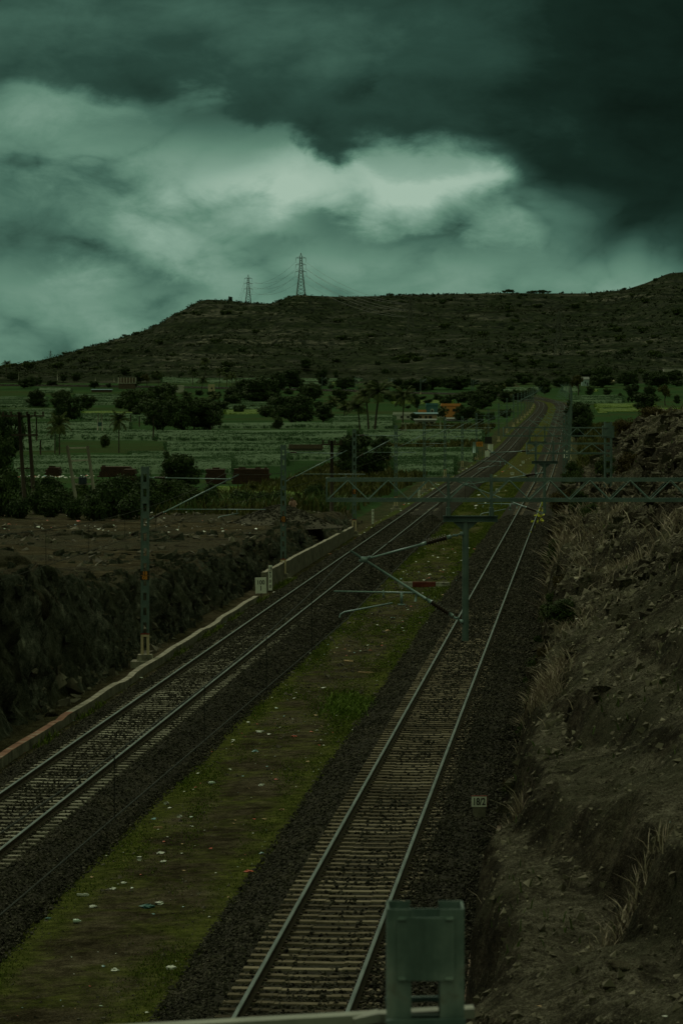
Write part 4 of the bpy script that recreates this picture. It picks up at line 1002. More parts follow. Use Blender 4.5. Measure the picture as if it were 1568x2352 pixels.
# belts of smaller trees between the fields, told apart by their belt and place in it
for (desc, us, v, w, h, kinds) in [
 ('in the belt under the hill on the left', range(20, 420, 34), 884, 22, 17, ('round', 'tall', 'wide')), ('in the belt along the far railway bank', range(640, 1130, 30), 898, 30, 20, ('round', 'wide')),
 ('in the hedge row behind the light green strip', range(330, 620, 36), 940, 38, 28, ('wide', 'round', 'round')), ('in the hedge row left of the tall palms', range(560, 800, 34), 948, 40, 30, ('round', 'wide')), ('in the belt behind the village', range(880, 1140, 28), 930, 28, 22, ('round', 'tall', 'wide')),
 ('in the belt on the right under the hill', range(1180, 1570, 30), 882, 30, 20, ('wide', 'round')), ('in the thicket left of the straight line', range(1060, 1180, 24), 962, 26, 24, ('round', 'bush2')), ('in the far belt across the middle fields', range(430, 700, 30), 912, 28, 20, ('round', 'wide'))]:
    us = list(us)
    for i, u in enumerate(us):
        sz = random.choice((.5, .7, .9, 1.2, 1.6)); plant(random.choice(kinds + ('bush2', 'wide')), u + random.uniform(-14, 14), v + random.uniform(-12, 10), w*sz*random.uniform(.9, 1.5), h*sz*random.uniform(.7, 1.0), '%s dark tree from the left %s' % ('first' if i == 0 else ORD[i], desc), group=W)
PALMS = [('palm', 137, 1056, 52, 96, 'left palm with spreading fronds in front of the cane'), ('palm3', 126, 1042, 40, 72, 'second palm trunk close behind the left palm'), ('palm', 273, 1040, 44, 86, 'single slender palm right of the left palm, in the cane'), ('palm', 431, 960, 36, 56, 'middle palm above the dark trees'), ('palm3', 491, 940, 30, 36, 'small palm standing before the middle cane strip'),
 ('palm2', 472, 862, 24, 36, 'tallest of the far palms rising before the hill'), ('palm', 442, 884, 26, 36, 'far palm left of the tallest far palm'), ('palm', 463, 902, 28, 34, 'far palm below the tallest far palm'), ('palm2', 503, 894, 26, 44, 'far palm right of the tallest far palm'), ('palm', 520, 898, 24, 40, 'far palm, fourth to the right'), ('palm3', 533, 894, 24, 36, 'far palm at the right end of the far palms'), ('palm', 364, 886, 20, 32, 'lone far palm right of the unfinished house'), ('palm', 14, 862, 24, 30, 'palm on the skyline at the left edge'),
 ('palm2', 860, 998, 84, 112, 'tall palm with the fullest crown left of the village'), ('palm2', 846, 992, 70, 96, 'palm close behind the fullest palm'), ('palm', 826, 990, 56, 66, 'lower palm with yellowish fronds left of the fullest palm'), ('palm', 924, 986, 56, 88, 'palm standing over the long white shed'), ('palm3', 1018, 966, 24, 30, 'small palm among the village houses'), ('palm3', 760, 958, 40, 44, 'palm showing at the tree line left of the tall palms'), ('palm3', 790, 965, 40, 42, 'second palm at the tree line left of the tall palms')]
for t in PALMS: plant(*t, group='palms of the plain')
SH = 'shrubs along the left edge of the cleared ground'
NEARB = [('bush2', 20, 1188, 110, 110), ('bush2', 90, 1182, 90, 84), ('bush2', 150, 1180, 90, 70), ('bush2', 60, 1160, 100, 80), ('bush2', 205, 1190, 84, 84), ('bush2', 255, 1192, 110, 100), ('bush2', 310, 1185, 100, 92), ('bush2', 240, 1160, 96, 74), ('bush', 375, 1170, 76, 62), ('bush', 455, 1172, 70, 46), ('bush2', 545, 1168, 90, 52), ('bush2', 705, 1152, 50, 46), ('bush', 180, 1150, 60, 40), ('bush2', 410, 1140, 70, 46)]
NL_ = ['large dark shrub cut by the left edge above the dirt', 'dark shrub at the foot of the double dark pole', 'dark shrub between the double dark pole and the leaning frame', 'dark shrub behind the one at the pole foot', 'leafy shrub right of the leaning frame foot', 'biggest leafy shrub left of the nearest mast', 'leafy shrub just left of the nearest mast', 'shrub behind the biggest leafy shrub', 'shrub just right of the nearest mast behind the dirt', 'low shrub under the raised strut of the nearest mast', 'low shrub in front of the bright green plot', 'shrub right of the second mast beside the green plot', 'shrub behind the leaning frame', 'shrub under the big leafy tree right of the mast']
for (k, u, v, w, h), l in zip(NEARB, NL_): plant(k, u, v, w, h, l, SH)
for i, (u, v, w, h, l) in enumerate([(1390, 1004, 70, 52, 'brown leaved bush at the left end of the slope crest'), (1440, 992, 90, 60, 'widest brown leaved bush on the slope crest'), (1500, 975, 90, 44, 'dark brownish bush on the crest near the right edge'), (1545, 962, 60, 30, 'low brownish bush on the crest at the right edge'), (1410, 975, 60, 36, 'brown bush behind the widest one on the crest')]):
    plant('brown', u, v, w, h, l, 'brown bushes on the slope crest', Y=[208, 205, 200, 196, 232][i])
for i, (u, v, w, h) in enumerate([(8, 1150, 90, 90), (48, 1192, 80, 60), (112, 1190, 84, 66), (130, 1150, 90, 70), (176, 1192, 70, 60), (232, 1196, 90, 70), (285, 1196, 90, 76), (290, 1160, 100, 84), (345, 1178, 80, 64), (350, 1150, 90, 76), (395, 1166, 70, 50), (425, 1158, 80, 56), (500, 1160, 76, 44), (590, 1162, 70, 40), (640, 1160, 60, 40), (735, 1150, 60, 48)]):
    plant('bush2', u, v, w, h, '%s shrub from the left in the hedge between the cleared ground and the fields' % ('first' if i == 0 else ORD[i]), SH)
k = 0
for (u, Y, w, h, l) in [(1180, 78, 84, 66, 'low green bush at the slope foot left of the pale grass tuft'), (1186, 92, 64, 52, 'green bush at the slope foot beside the ballast, beyond the low one'), (1206, 108, 62, 58, 'green bush on the slope foot under the rusty insulator'), (1232, 126, 60, 56, 'green bush on the slope foot left of the tall dry grass'), (1262, 112, 50, 44, 'small green bush on the face above the track'), (1258, 150, 50, 46, 'bush at the slope foot by the second drop arm'), (1280, 190, 44, 46, 'bush at the slope foot beyond the second drop arm'), (1292, 230, 40, 44, 'farther bush at the slope foot by the right masts'), (1160, 66, 40, 22, 'low weeds bush at the drain above the 18/2 board')]:
    X = px(u, Y); z = slope_z(X, Y); s = F/Y
    copy_tree(PROTO['fine'], (X, Y, z-.1), k, (w/s/3.6, w/s/3.6*.8, h/s/2.2), l, 'bushes at the foot of the rock slope', 'bush'); k += 1
PROTO['fine'].location = (px(1300, 98), 98, slope_z(px(1300, 98), 98)-.1); PROTO['fine'].scale = (.6, .6, .5); tag(PROTO['fine'], 'small green bush half way up the rock slope', 'bush', 'bushes at the foot of the rock slope')

FACE = sorted([(1215, 82, 60, 50), (1232, 96, 64, 56), (1250, 88, 50, 44), (1240, 112, 60, 60), (1262, 128, 60, 60), (1275, 140, 56, 56), (1290, 120, 60, 54), (1268, 160, 60, 60), (1300, 150, 66, 56), (1330, 165, 70, 50), (1360, 150, 60, 44), (1290, 180, 60, 54), (1320, 195, 60, 50), (1195, 70, 60, 44), (1180, 62, 44, 30), (1400, 170, 80, 50), (1450, 160, 80, 50), (1310, 215, 60, 56)], key=lambda t: t[1])
for i, (u, Y, w, h) in enumerate(FACE):
    X = px(u, Y); s_ = F/Y; kd = ('brown', 'fine', 'fine')[i % 3]; w *= 1.5; h *= 1.35
    copy_tree(PROTO[kd], (X, Y, slope_z(X, Y)-.15), i*1.3, (w/s_/NATW[kd], w/s_/NATW[kd]*.8, h/s_/NATH[kd]), '%s scrub patch on the rock face above the right track from the nearest' % (ORD[i] if i else 'first'), 'scrub on the face above the right track', 'bush')
# shrubs and small trees of the hill
hb = 0
sky = [(1164, 34, 15), (1222, 34, 12), (1250, 40, 14), (895, 18, 10), (928, 18, 7), (1432, 18, 9), (1470, 14, 5), (530, 12, 14), (510, 10, 5), (405, 12, 9), (352, 14, 8), (292, 24, 9), (318, 18, 5), (200, 10, 7), (186, 10, 6), (660, 12, 5), (704, 14, 5), (955, 12, 6), (985, 10, 5), (1085, 10, 5), (1290, 16, 5), (1380, 10, 6), (1394, 8, 7)]
SKL = 'trees on the skyline of the hill'
for i, (u, w, h) in enumerate(sorted(sky)):
    Yk = RIDGE - 6; w *= 1.2; h *= 1.35; X = px(u, Yk); q = Vector((X, Yk, float(hill_z(np.array(X), np.array(Yk)))-.9)); s = F/Yk
    kind = 'acacia' if w > 38 else 'bush2' if h < 9 else ('round', 'wide', 'tall')[i % 3]
    l = {530: 'dark upright tree by the smaller skyline pylon', 1164: 'flat topped acacia, left of the three on the skyline', 1222: 'flat topped acacia, middle of the three on the skyline', 1250: 'flat topped acacia, right and widest of the three on the skyline'}.get(u) or 'small tree on the hill skyline, number %d counted from the left end' % (i+1)
    if l.startswith('small'): l = 'small tree on the hill skyline, %s from the left' % (ORD[i] if 0 < i < 20 else 'first' if i == 0 else 'one of the last')
    q.z -= (.40*h/s if kind == 'acacia' else .2*h/s); sc = (w/s/NATW[kind], w/s/NATW[kind], h/s/NATH[kind])
    if kind not in USED: USED.add(kind); o = PROTO[kind]; o.location = q; o.scale = sc; tag(o, l, 'tree', SKL)
    else: copy_tree(PROTO[kind], q, random.random()*6, sc, l, SKL, 'tree')
hp = []
while len(hp) < 290:
    u = random.uniform(-60, 1640); Yk = random.uniform(1780, RIDGE-25); X = px(u, Yk); z = float(hill_z(np.array(X), np.array(Yk)))
    if random.random() > .35 + .9*float(fbm(X/90., Yk/130., 5, 3)) + .25: continue
    hp.append((X, Yk, z))
n = 9500; uu = RNG.uniform(-250, 1900, n); Yk = RNG.uniform(1760, RIDGE+10, n); Xk = (uu-UC)/F*Yk; dd = fbm(Xk/60., Yk/110., 5, 4); kk = dd > RNG.uniform(-.55, .35, n); Xk, Yk = Xk[kk], Yk[kk]; zk = hill_z(Xk, Yk); ns = len(Xk)
sz = RNG.uniform(.5, 1.5, ns)[:, None, None]; C = np.stack([Xk, Yk, zk], 1)[:, None] + RNG.normal(size=(ns, 9, 3))*np.array([.9, .9, .35])*sz + np.array([0, 0, .5])
V, Q = leaves(C.reshape(-1, 3), RNG.normal(size=(ns*9, 3)) + np.array([0, -.4, .5]), np.repeat(RNG.uniform(.8, 1.8, ns), 9)); tag(npmesh('scrub', V, [Q], leafy('hill_scrub_leaves', [(.010,.017,.008),(.020,.030,.013),(.034,.045,.021),(.055,.066,.032)])), kind='stuff')
hbm = [make_bush('hill_shrub', (2.2, 1.8, 1.5), 26, 40, .55, leaf_dark, .3, .40, 2), make_bush('hill_shrub', (3.2, 2.2, 1.4), 34, 40, .55, leaf_mid, .3, .36, 2)]
for o in hbm:
    for c in kids(o):
        if c.name.startswith('stem'): bpy.data.objects.remove(c)
    f = kids(o)[0]; m = f.data; bpy.data.objects.remove(f); bpy.data.objects.remove(o); hbm[hbm.index(o)] = m
for i, p in enumerate(hp):
    o = bpy.data.objects.new('hill_shrub', hbm[i % 2]); link(o); o.location = p; s = random.uniform(.6, 1.7)**1.2; o.scale = (s, s, s*random.uniform(.7, 1.1)); o.rotation_euler = (0, 0, random.random()*6)
    tag(o, 'small dark shrub dotted on the brown hillside', 'shrub', 'shrubs dotted over the hillside')

# ---------------------------------------------------------------- fields
def field(name, u0, u1, vt, vb, hgt, leafm, base_m, dens, label=None, blade=1.0, skew=0.0, lean=.35):
    """crop standing on a strip of the plain between two sight lines"""
    p0 = hit((u0+u1)/2, vb, 200).y; p1 = hit((u0+u1)/2, vt + hgt*F/max(hit((u0+u1)/2, vb, 200).y*1.05, 1), 200).y
    p1 = max(p1, p0 + 14)
    n = int((p1-p0)*(u1-u0)/F*(p0+p1)/2*dens); n = min(n, 26000)
    Y = RNG.uniform(p0, p1, n); uu = RNG.uniform(u0, u1, n)
    edge = 4*fbm(uu/60., 0*uu+p0, 1, 3) + skew*(uu-(u0+u1)/2)/(u1-u0)*(p1-p0); Y = Y + edge
    X = (uu-UC)/F*Y; Z = zfun(X, Y)
    fr_ = np.clip((Y - edge - p0)/9., 0, 1)*np.clip((p1 - Y + edge)/6., .3, 1); hf = hgt*(1 + .16*fbm(X/9., Y/9., 2, 3))*(.40 + .60*fr_**.7); blades = []; nb = 4; wd = .055*blade*np.clip(Y/420, .8, 2.4)
    V, Q = [], []
    for b in range(nb):
        az = RNG.uniform(0, 6.28, n); ax, ay = np.cos(az), np.sin(az); l = hf*RNG.uniform(.86, 1.12, n); ln = l*RNG.uniform(.15, lean+.45, n)
        bx, by = X + RNG.normal(0, .25, n), Y + RNG.normal(0, .25, n); w = wd*RNG.uniform(.7, 1.4, n)
        sx, sy = -ay*w, ax*w
        P = np.stack([np.stack([bx-sx, by-sy, Z + l*.35], 1), np.stack([bx+sx, by+sy, Z + l*.35], 1),
                      np.stack([bx+ax*ln*.5+sx, by+ay*ln*.5+sy, Z+l*.86], 1), np.stack([bx+ax*ln*.5-sx, by+ay*ln*.5-sy, Z+l*.86], 1),
                      np.stack([bx+ax*ln*1.3+sx*.2, by+ay*ln*1.3+sy*.2, Z+l*.80], 1), np.stack([bx+ax*ln*1.3-sx*.2, by+ay*ln*1.3-sy*.2, Z+l*.78], 1)], 1)
        o = sum(len(v) for v in V); V.append(P.reshape(-1, 3)); i = o + 6*np.arange(n)[:, None]
        Q += [i + np.array([[0, 1, 2, 3]]), i + np.array([[3, 2, 4, 5]])]
    # closed mass of stems and leaves below the tips
    gy = np.linspace(0, 1, max(6, int((p1-p0)/2.5))); gu = np.linspace(u0, u1, max(12, int((u1-u0)/4)))
    GY, GU = np.meshgrid(gy, gu, indexing='ij'); e2 = 4*fbm(GU/60., 0*GU+p0, 1, 3) + skew*(GU-(u0+u1)/2)/(u1-u0)*(p1-p0)
    YY = p0 + .3 + (p1-p0)*GY + e2; XX = (GU-UC)/F*YY; ZZ = zfun(XX, YY) + (.30 + .70*np.clip((YY - e2 - p0)/9., 0, 1)**.7)*hgt*(.86 + .05*fbm(XX/3., YY/3., 3, 3) + .07*fbm(XX/12., YY/12., 5, 2))
    bd = (GY == 0) | (GY == 1) | (GU == u0) | (GU == u1); ZZ = np.where(bd, zfun(XX, YY)-.3, ZZ)
    o = sum(len(v) for v in V); V.append(np.stack([XX.ravel(), YY.ravel(), ZZ.ravel()], 1)); gq = grid_faces(*GY.shape) + o
    nq = sum(len(q) for q in Q)
    ob = npmesh(name, np.concatenate(V), Q + [gq], [leafm, base_m], [0]*len(Q) + [1]); tag(ob, label, None, None, 'stuff'); return ob
cane_base = simple('cane_thicket', [(.036,.078,.031),(.048,.098,.040),(.062,.118,.050)], 1.2, .9, 0, .8, .2, 3, world=True)
crop_base = simple('young_crop', [(.045,.075,.008),(.085,.14,.014),(.11,.18,.02)], .5, .9, 0, .5, .1, 4, world=True)
for (u0, u1, vt, vb, d) in [(28, 535, 1038, 1090, 1.3), (300, 660, 1032, 1070, 1.3), (380, 760, 1010, 1040, 1.2), (640, 1090, 1022, 1060, 1.1), (905, 1045, 1040, 1094, 1.4), (360, 800, 985, 1014, 1.1), (470, 800, 969, 985, 1.0), (0, 130, 975, 1036, 1.0), (100, 400, 984, 1012, 1.1), (0, 300, 966, 992, 1.0), (-20, 130, 936, 962, .9), (186, 345, 946, 968, .9), (480, 640, 918, 943, .9), (170, 380, 902, 930, .8), (-20, 110, 908, 936, .8), (86, 166, 889, 903, .8), (370, 560, 856, 880, .6), (540, 830, 853, 876, .6), (690, 760, 876, 886, .6), (740, 905, 850, 862, .6), (830, 1110, 982, 1020, 1.1), (760, 905, 950, 986, .8), (1310, 1432, 905, 926, .8), (1150, 1240, 888, 901, .6), (1290, 1330, 884, 902, .6)]:
    field('sugarcane', u0, u1, vt, vb, 1.45, cane_leaf, cane_base, d)
for (u0, u1, vt, vb, d, h) in [(498, 722, 1113, 1143, 5, .35), (515, 660, 938, 951, 1.2, .5), (190, 345, 943, 951, 1.0, .5), (1366, 1506, 926, 936, 1.2, .4), (1372, 1486, 937, 946, 1.5, .4), (1056, 1100, 948, 962, 1.2, .6), (900, 1040, 918, 928, .8, .6), (760, 812, 868, 878, .6, .6), (1352, 1372, 893, 900, .8, .8), (1440, 1560, 936, 946, .8, .4)]:
    field('green_crop', u0, u1, vt, vb, h, bright_crop, crop_base, d, blade=1.0)
# tall weeds between the cleared ground and the fields
def blades(name, X, Y, Z, L, W_, lean, m, label=None, nb=1):
    n = len(X); az = RNG.uniform(0, 6.28, n); ax, ay = np.cos(az), np.sin(az); ln = L*RNG.uniform(.1, lean, n); fz = RNG.uniform(0, 3.14, n); sx, sy = np.cos(fz)*W_, np.sin(fz)*W_
    P = np.stack([np.stack([X-sx, Y-sy, Z-.02], 1), np.stack([X+sx, Y+sy, Z-.02], 1), np.stack([X+ax*ln*.4+sx*.8, Y+ay*ln*.4+sy*.8, Z+L*.6], 1), np.stack([X+ax*ln*.4-sx*.8, Y+ay*ln*.4-sy*.8, Z+L*.6], 1), np.stack([X+ax*ln, Y+ay*ln, Z+L], 1)], 1)
    i = 5*np.arange(n)[:, None]
    o = npmesh(name, P.reshape(-1, 3), [i + np.array([[0, 1, 2, 3]]), i + np.array([[3, 2, 4]])], m); return tag(o, label, None, None, 'stuff')
n = 20000; Y = RNG.uniform(238, 276, n); uu = RNG.uniform(40, 790, n); X = (uu-UC)/F*Y
d = fbm(X/5., Y/5., 3, 3); k = (d > -.10) & (Y > 246 + 10*fbm(X/9, 0*X, 2, 2)) & (X < fxL(Y)-6); X, Y = X[k], Y[k]
blades('weeds', X, Y, zfun(X, Y), RNG.uniform(.3, 1.0, len(X))*np.where(RNG.random(len(X)) < .06, 1.6, 1), RNG.uniform(.04, .09, len(X)), .9, weed_leaf)
# rough grass and herbs along the line, left side and beyond the cutting on the right
n = 60000; Y = RNG.uniform(200, 760, n)**1.0; side = RNG.random(n) < .62
X = np.where(side, fxL(Y) - RNG.uniform(4.2, 16, n)*(1+Y/900), fxR(Y) + RNG.uniform(3.0, 11, n)*(1+Y/1200)); d = fbm(X/4., Y/8., 7, 4)
k = (d > -.02) & ((side & (Y > 235)) | (~side & (Y > 250))); X, Y = X[k], Y[k]
blades('undergrowth', X, Y, zfun(X, Y), RNG.uniform(.3, 1.2, len(X)), RNG.uniform(.06, .14, len(X))*Y/350, .8, leaf_olive)
# short grass of the median
n = 600000; s = 44 + 400*RNG.random(n)**2.0; a = RNG.uniform(2.2, 7.4, n)
i = np.clip(s.astype(int), 0, len(PL)-1); X = PL[i, 0] + NL[i, 0]*a + TL[i, 0]*(s-i); Y = PL[i, 1] + NL[i, 1]*a + TL[i, 1]*(s-i); G = fxR(Y) - fxL(Y)
pr = -.04 + .30*np.exp(-((a-2.75)/.5)**2) + .42*np.exp(-((a-(G-3.0))/.75)**2) + .16 + .15*sstep(100, 220, Y) ; nn = fbm(X/.9, Y/6., 4, 5)*.9 + pr
k = (nn > .02) & (a < G-1.9) & (RNG.random(n) < np.clip((nn-.0)*1.25, 0, 1)**1.7); X, Y = X[k], Y[k]
print('median blades', len(X))
blades('grass', X, Y, zfun(X, Y, False), RNG.uniform(.012, .05, len(X))*(1+1.2*np.clip(nn[k]-.45, 0, 1)), RNG.uniform(.006, .014, len(X))*np.clip(Y/60, .9, 7), 1.2, grass_leaf)
q = hit(798, 1625, 60); n = 1500; X = RNG.normal(q.x, .38, n); Y = RNG.normal(q.y, 1.8, n)
blades('grass', X, Y, zfun(X, Y, False), RNG.uniform(.08, .26, n), RNG.uniform(.012, .026, n), 1.2, leafy('herb_leaves', [(.05,.08,.012),(.08,.125,.02),(.12,.18,.03),(.17,.24,.05)]), None)
# herbs beside the left drain wall
n = 5000; s = RNG.uniform(90, 215, n); a = -RNG.uniform(2.3, 3.0, n); i = s.astype(int); X = PL[i, 0] + NL[i, 0]*a; Y = PL[i, 1] + TL[i, 1]*(s-i); k = fbm(X*0, Y/4., 2, 3) > .05; X, Y = X[k], Y[k]
blades('grass', X, Y, zfun(X, Y, False)-.0, RNG.uniform(.06, .28, len(X)), RNG.uniform(.012, .03, len(X)), 1.0, grass_leaf)
# dry grass of the rock slope
X, Y, L = [], [], []
for (u, v, n, r, l) in [(1205, 1690, 420, .30, .55), (1225, 1640, 350, .4, .5), (1250, 1610, 300, .35, .45), (1275, 1575, 200, .3, .4), (1215, 1560, 260, .5, .45), (1270, 1350, 520, .7, .85), (1285, 1310, 420, .6, .9), (1265, 1400, 300, .7, .6), (1240, 1450, 300, .7, .55), (1300, 1450, 200, .8, .5), (1320, 1210, 300, 1.2, .6), (1350, 1180, 300, 1.2, .7), (1290, 1200, 300, 1.0, .6), (1250, 1235, 240, .9, .6), (1180, 1880, 130, .12, .45), (1170, 1895, 90, .1, .35), (1150, 2010, 60, .1, .2), (1420, 1320, 150, .8, .5), (1500, 1250, 200, 1.2, .6), (1540, 1230, 200, 1.2, .6), (1450, 2065, 120, .3, .3), (1340, 1300, 200, .8, .6), (1385, 1235, 200, 1.1, .6), (1180, 1590, 160, .4, .4), (1230, 1340, 200, .6, .55), (1220, 1500, 200, .5, .5)]:
    q = hit(u, v, 24)
    n = int(n*(2.4 if v > 1500 else 1.2)); X.append(RNG.normal(q.x, r*.7, n)); Y.append(RNG.normal(q.y, r*2.0, n)); L.append(RNG.uniform(.35, 1.0, n)*l)
n = 4000; Yq = 26 + 250*RNG.random(n)**1.5; dq = RNG.uniform(3.0, 12, n); Xq = fxR(Yq) + dq; k = fbm(Xq/2.5, Yq/4., 9, 4) > .14; X.append(Xq[k]); Y.append(Yq[k]); L.append(RNG.uniform(.05, .22, k.sum())*(1+Yq[k]/110))
X, Y, L = map(np.concatenate, (X, Y, L)); j = np.clip(np.searchsorted(ry, Y), 0, len(ry)-1)
Z = np.array([Zr[jj, np.argmin(np.abs(Xr[jj]-x))] for jj, x in zip(j, X)]); k = (X > fxR(Y)+2.75)
blades('dry_grass', X[k], Y[k], Z[k], L[k], RNG.uniform(.006, .015, k.sum())*np.clip(Y[k]/60, .8, 3), 1.7, dry_leaf)
n = 5000; Yq = 28 + 190*RNG.random(n)**1.3; dq = RNG.uniform(3.0, 11, n); Xq = fxR(Yq)+dq; k = fbm(Xq/2.0, Yq/3., 12, 4) > .26; Xq, Yq = Xq[k], Yq[k]; j = np.clip(np.searchsorted(ry, Yq), 0, len(ry)-1)
Z = np.array([Zr[jj, np.argmin(np.abs(Xr[jj]-x))] for jj, x in zip(j, Xq)]); blades('green_weeds', Xq, Yq, Z, RNG.uniform(.05, .2, len(Xq)), RNG.uniform(.01, .025, len(Xq))*np.clip(Yq/60, .8, 2.5), 1.0, weed_leaf)

# loose rock fragments on both rock banks
fr_m = ballast_m
n = 70000; Yq = 24 + 200*RNG.random(n)**1.6; dq = 2.9 + 9*RNG.random(n); Xq = fxR(Yq)+dq; j = np.clip(np.searchsorted(ry, Yq), 0, len(ry)-1)
Z = np.array([Zr[jj, np.argmin(np.abs(Xr[jj]-x))] for jj, x in zip(j, Xq)])
V, Q = stones(np.stack([Xq, Yq, Z], 1), (RNG.random(n)**18*.09 + .011 + .018*RNG.random(n)**1.5)*np.clip(Yq/55, .8, 2.0)); tag(npmesh('rubble', V, [Q], simple('slope_fragments', [(.045,.038,.027),(.095,.082,.060),(.16,.14,.105),(.36,.32,.26)], .9, .9, 0, 0, world=True)), kind='stuff')
n = 5200; Yq = RNG.uniform(84, 262, n); eq = np.where(RNG.random(n) < .25, RNG.uniform(4.0, 5.2, n), 5.8 + 26*RNG.random(n)); Xq = fxL(Yq) - eq; j = np.clip(np.searchsorted(ly, Yq), 0, len(ly)-1); kk = np.clip(np.searchsorted(le, eq), 0, len(le)-1); Z = Zl[j, kk]
cl = fbm(Xq/6., Yq/6., 2, 3) > .02; Xq, Yq, Z = Xq[cl], Yq[cl], Z[cl]
V, Q = stones(np.stack([Xq, Yq, Z], 1), RNG.random(len(Xq))**3.5*.34 + .05); tag(npmesh('rubble', V, [Q], simple('terrace_fragments', [(.03,.027,.021),(.065,.057,.044),(.115,.10,.078),(.22,.20,.16)], .7, .9, 0, .4, .05, 8, world=True)), kind='stuff')
# angular blocks of broken rock standing out of both banks
def blocks(C, S):
    n = len(C); B = np.array([[-1,-1,-1],[1,-1,-1],[1,1,-1],[-1,1,-1],[-1,-1,1],[1,-1,1],[1,1,1],[-1,1,1]], float)
    V = B[None]*(1 + RNG.normal(0, .22, (n, 8, 3))); V[:, 4:, :2] *= RNG.uniform(.45, 1, (n, 1, 1)); V = V*S[:, None, :]
    a = RNG.normal(.1, .5, n); t = RNG.normal(0, .22, n); c, d = np.cos(a)[:, None], np.sin(a)[:, None]
    x, y, z = V[..., 0], V[..., 1], V[..., 2] + np.tan(t)[:, None]*V[..., 0]; V = np.stack([x*c - y*d, x*d + y*c, z], -1) + C[:, None]
    Fq = np.array([[3,2,1,0],[4,5,6,7],[0,1,5,4],[1,2,6,5],[2,3,7,6],[3,0,4,7]]); return V.reshape(-1, 3), (Fq[None] + 8*np.arange(n)[:, None, None]).reshape(-1, 4)
n = 9000; Yq = 58 + 175*RNG.random(n)**1.1; dq = RNG.uniform(3.0, 10.5, n); Xq = fxR(Yq)+dq; j = np.clip(np.searchsorted(ry, Yq), 0, len(ry)-1)
Z = np.array([Zr[jj, np.argmin(np.abs(Xr[jj]-x))] for jj, x in zip(j, Xq)]); k = (fbm(Xq/2.2 + Z/1.5, Yq/7., 21, 3) > .22 - .10*sstep(70, 130, Yq)); Xq, Yq, Z = Xq[k], Yq[k], Z[k]; m_ = len(Xq); sz = (.04 + .24*RNG.random(m_)**2.6)*np.clip(Yq/90, .6, 1.5)
V, Q = blocks(np.stack([Xq, Yq, Z - sz*.25], 1), sz[:, None]*np.stack([RNG.uniform(.7, 1.3, m_), RNG.uniform(.8, 1.8, m_), RNG.uniform(.3, .75, m_)], 1)); tag(npmesh('broken_rock', V, [Q], rock_r), kind='stuff')
n = 6000; Yq = RNG.uniform(78, 215, n); eq = 4.2 + 2.6*RNG.random(n); j = np.clip(np.searchsorted(ly, Yq), 0, len(ly)-1); kk = np.clip(np.searchsorted(le, eq), 0, len(le)-1); Xq, Z = Xl2[j, kk], Zl[j, kk]
k = fbm(Yq/3., eq*2, 4, 3) > .0; Xq, Yq, Z = Xq[k], Yq[k], Z[k]; m_ = len(Xq); sz = .05 + .17*RNG.random(m_)**2.2
V, Q = blocks(np.stack([Xq - sz*.2, Yq, Z], 1), sz[:, None]*np.stack([RNG.uniform(.5, .9, m_), RNG.uniform(.6, 1.3, m_), RNG.uniform(.5, 1.3, m_)], 1)); 
n = 2600; Yq = RNG.uniform(95, 200, n); eq = 6 + 22*RNG.random(n); k = fbm(eq/4., Yq/7., 31, 3) > .22; Yq, eq = Yq[k], eq[k]; j = np.clip(np.searchsorted(ly, Yq), 0, len(ly)-1); kk = np.clip(np.searchsorted(le, eq), 0, len(le)-1); sz = .07 + .34*RNG.random(len(Yq))**2.5
V2, Q2 = blocks(np.stack([Xl2[j, kk], Yq, Zl[j, kk]], 1), sz[:, None]*np.stack([RNG.uniform(.7, 1.5, len(Yq)), RNG.uniform(.7, 1.5, len(Yq)), RNG.uniform(.4, .9, len(Yq))], 1))
tag(npmesh('broken_rock', np.concatenate([V, V2]), [np.concatenate([Q, Q2 + len(V)])], rock_l), kind='stuff')
# boulders one can tell apart
boul_m = rock_material('boulder_stone', ROCKS_R, (.9, .9, .9), [(.05,.042,.03),(.08,.068,.05),(.12,.102,.077),(.17,.15,.12)], .5)
def boulder(u, v, ymin, size, label, grp=None, Y=None, sc=(1, 1, .8)):
    mt = pale_m if 'pale' in label and u > 1000 else boul_m
    q = hit(u, v, ymin); n = 14
    th = np.linspace(0, math.pi, n); ph = np.linspace(0, 2*math.pi, 2*n, endpoint=False); T, Pp = np.meshgrid(th, ph, indexing='ij')
    D = np.stack([np.sin(T)*np.cos(Pp), np.sin(T)*np.sin(Pp), np.cos(T)], -1).reshape(-1, 3); sd = random.uniform(0, 90)
    r = 1 + .34*fbm(D[:, 0]*1.3+sd, D[:, 1]*1.3, D[:, 2]*1.3, 3) + .10*ridged(D[:, 0]*3+sd, D[:, 1]*3, D[:, 2]*3, 2)
    D = D*r[:, None]; Vv = D*np.array(sc)*size*.8
    ii, jj = np.meshgrid(np.arange(n-1), np.arange(2*n), indexing='ij'); j2 = (jj+1) % (2*n); Fq = np.stack([ii*2*n+jj, (ii+1)*2*n+jj, (ii+1)*2*n+j2, ii*2*n+j2], -1).reshape(-1, 4)
    o = npmesh('boulder', Vv, [Fq], mt, smooth=True); o.location = q + Vector((0, 0, -size*.12)); o.rotation_euler = (random.uniform(-.2, .2), random.uniform(-.2, .2), random.uniform(0, 3)); return tag(o, label, 'boulder', grp)
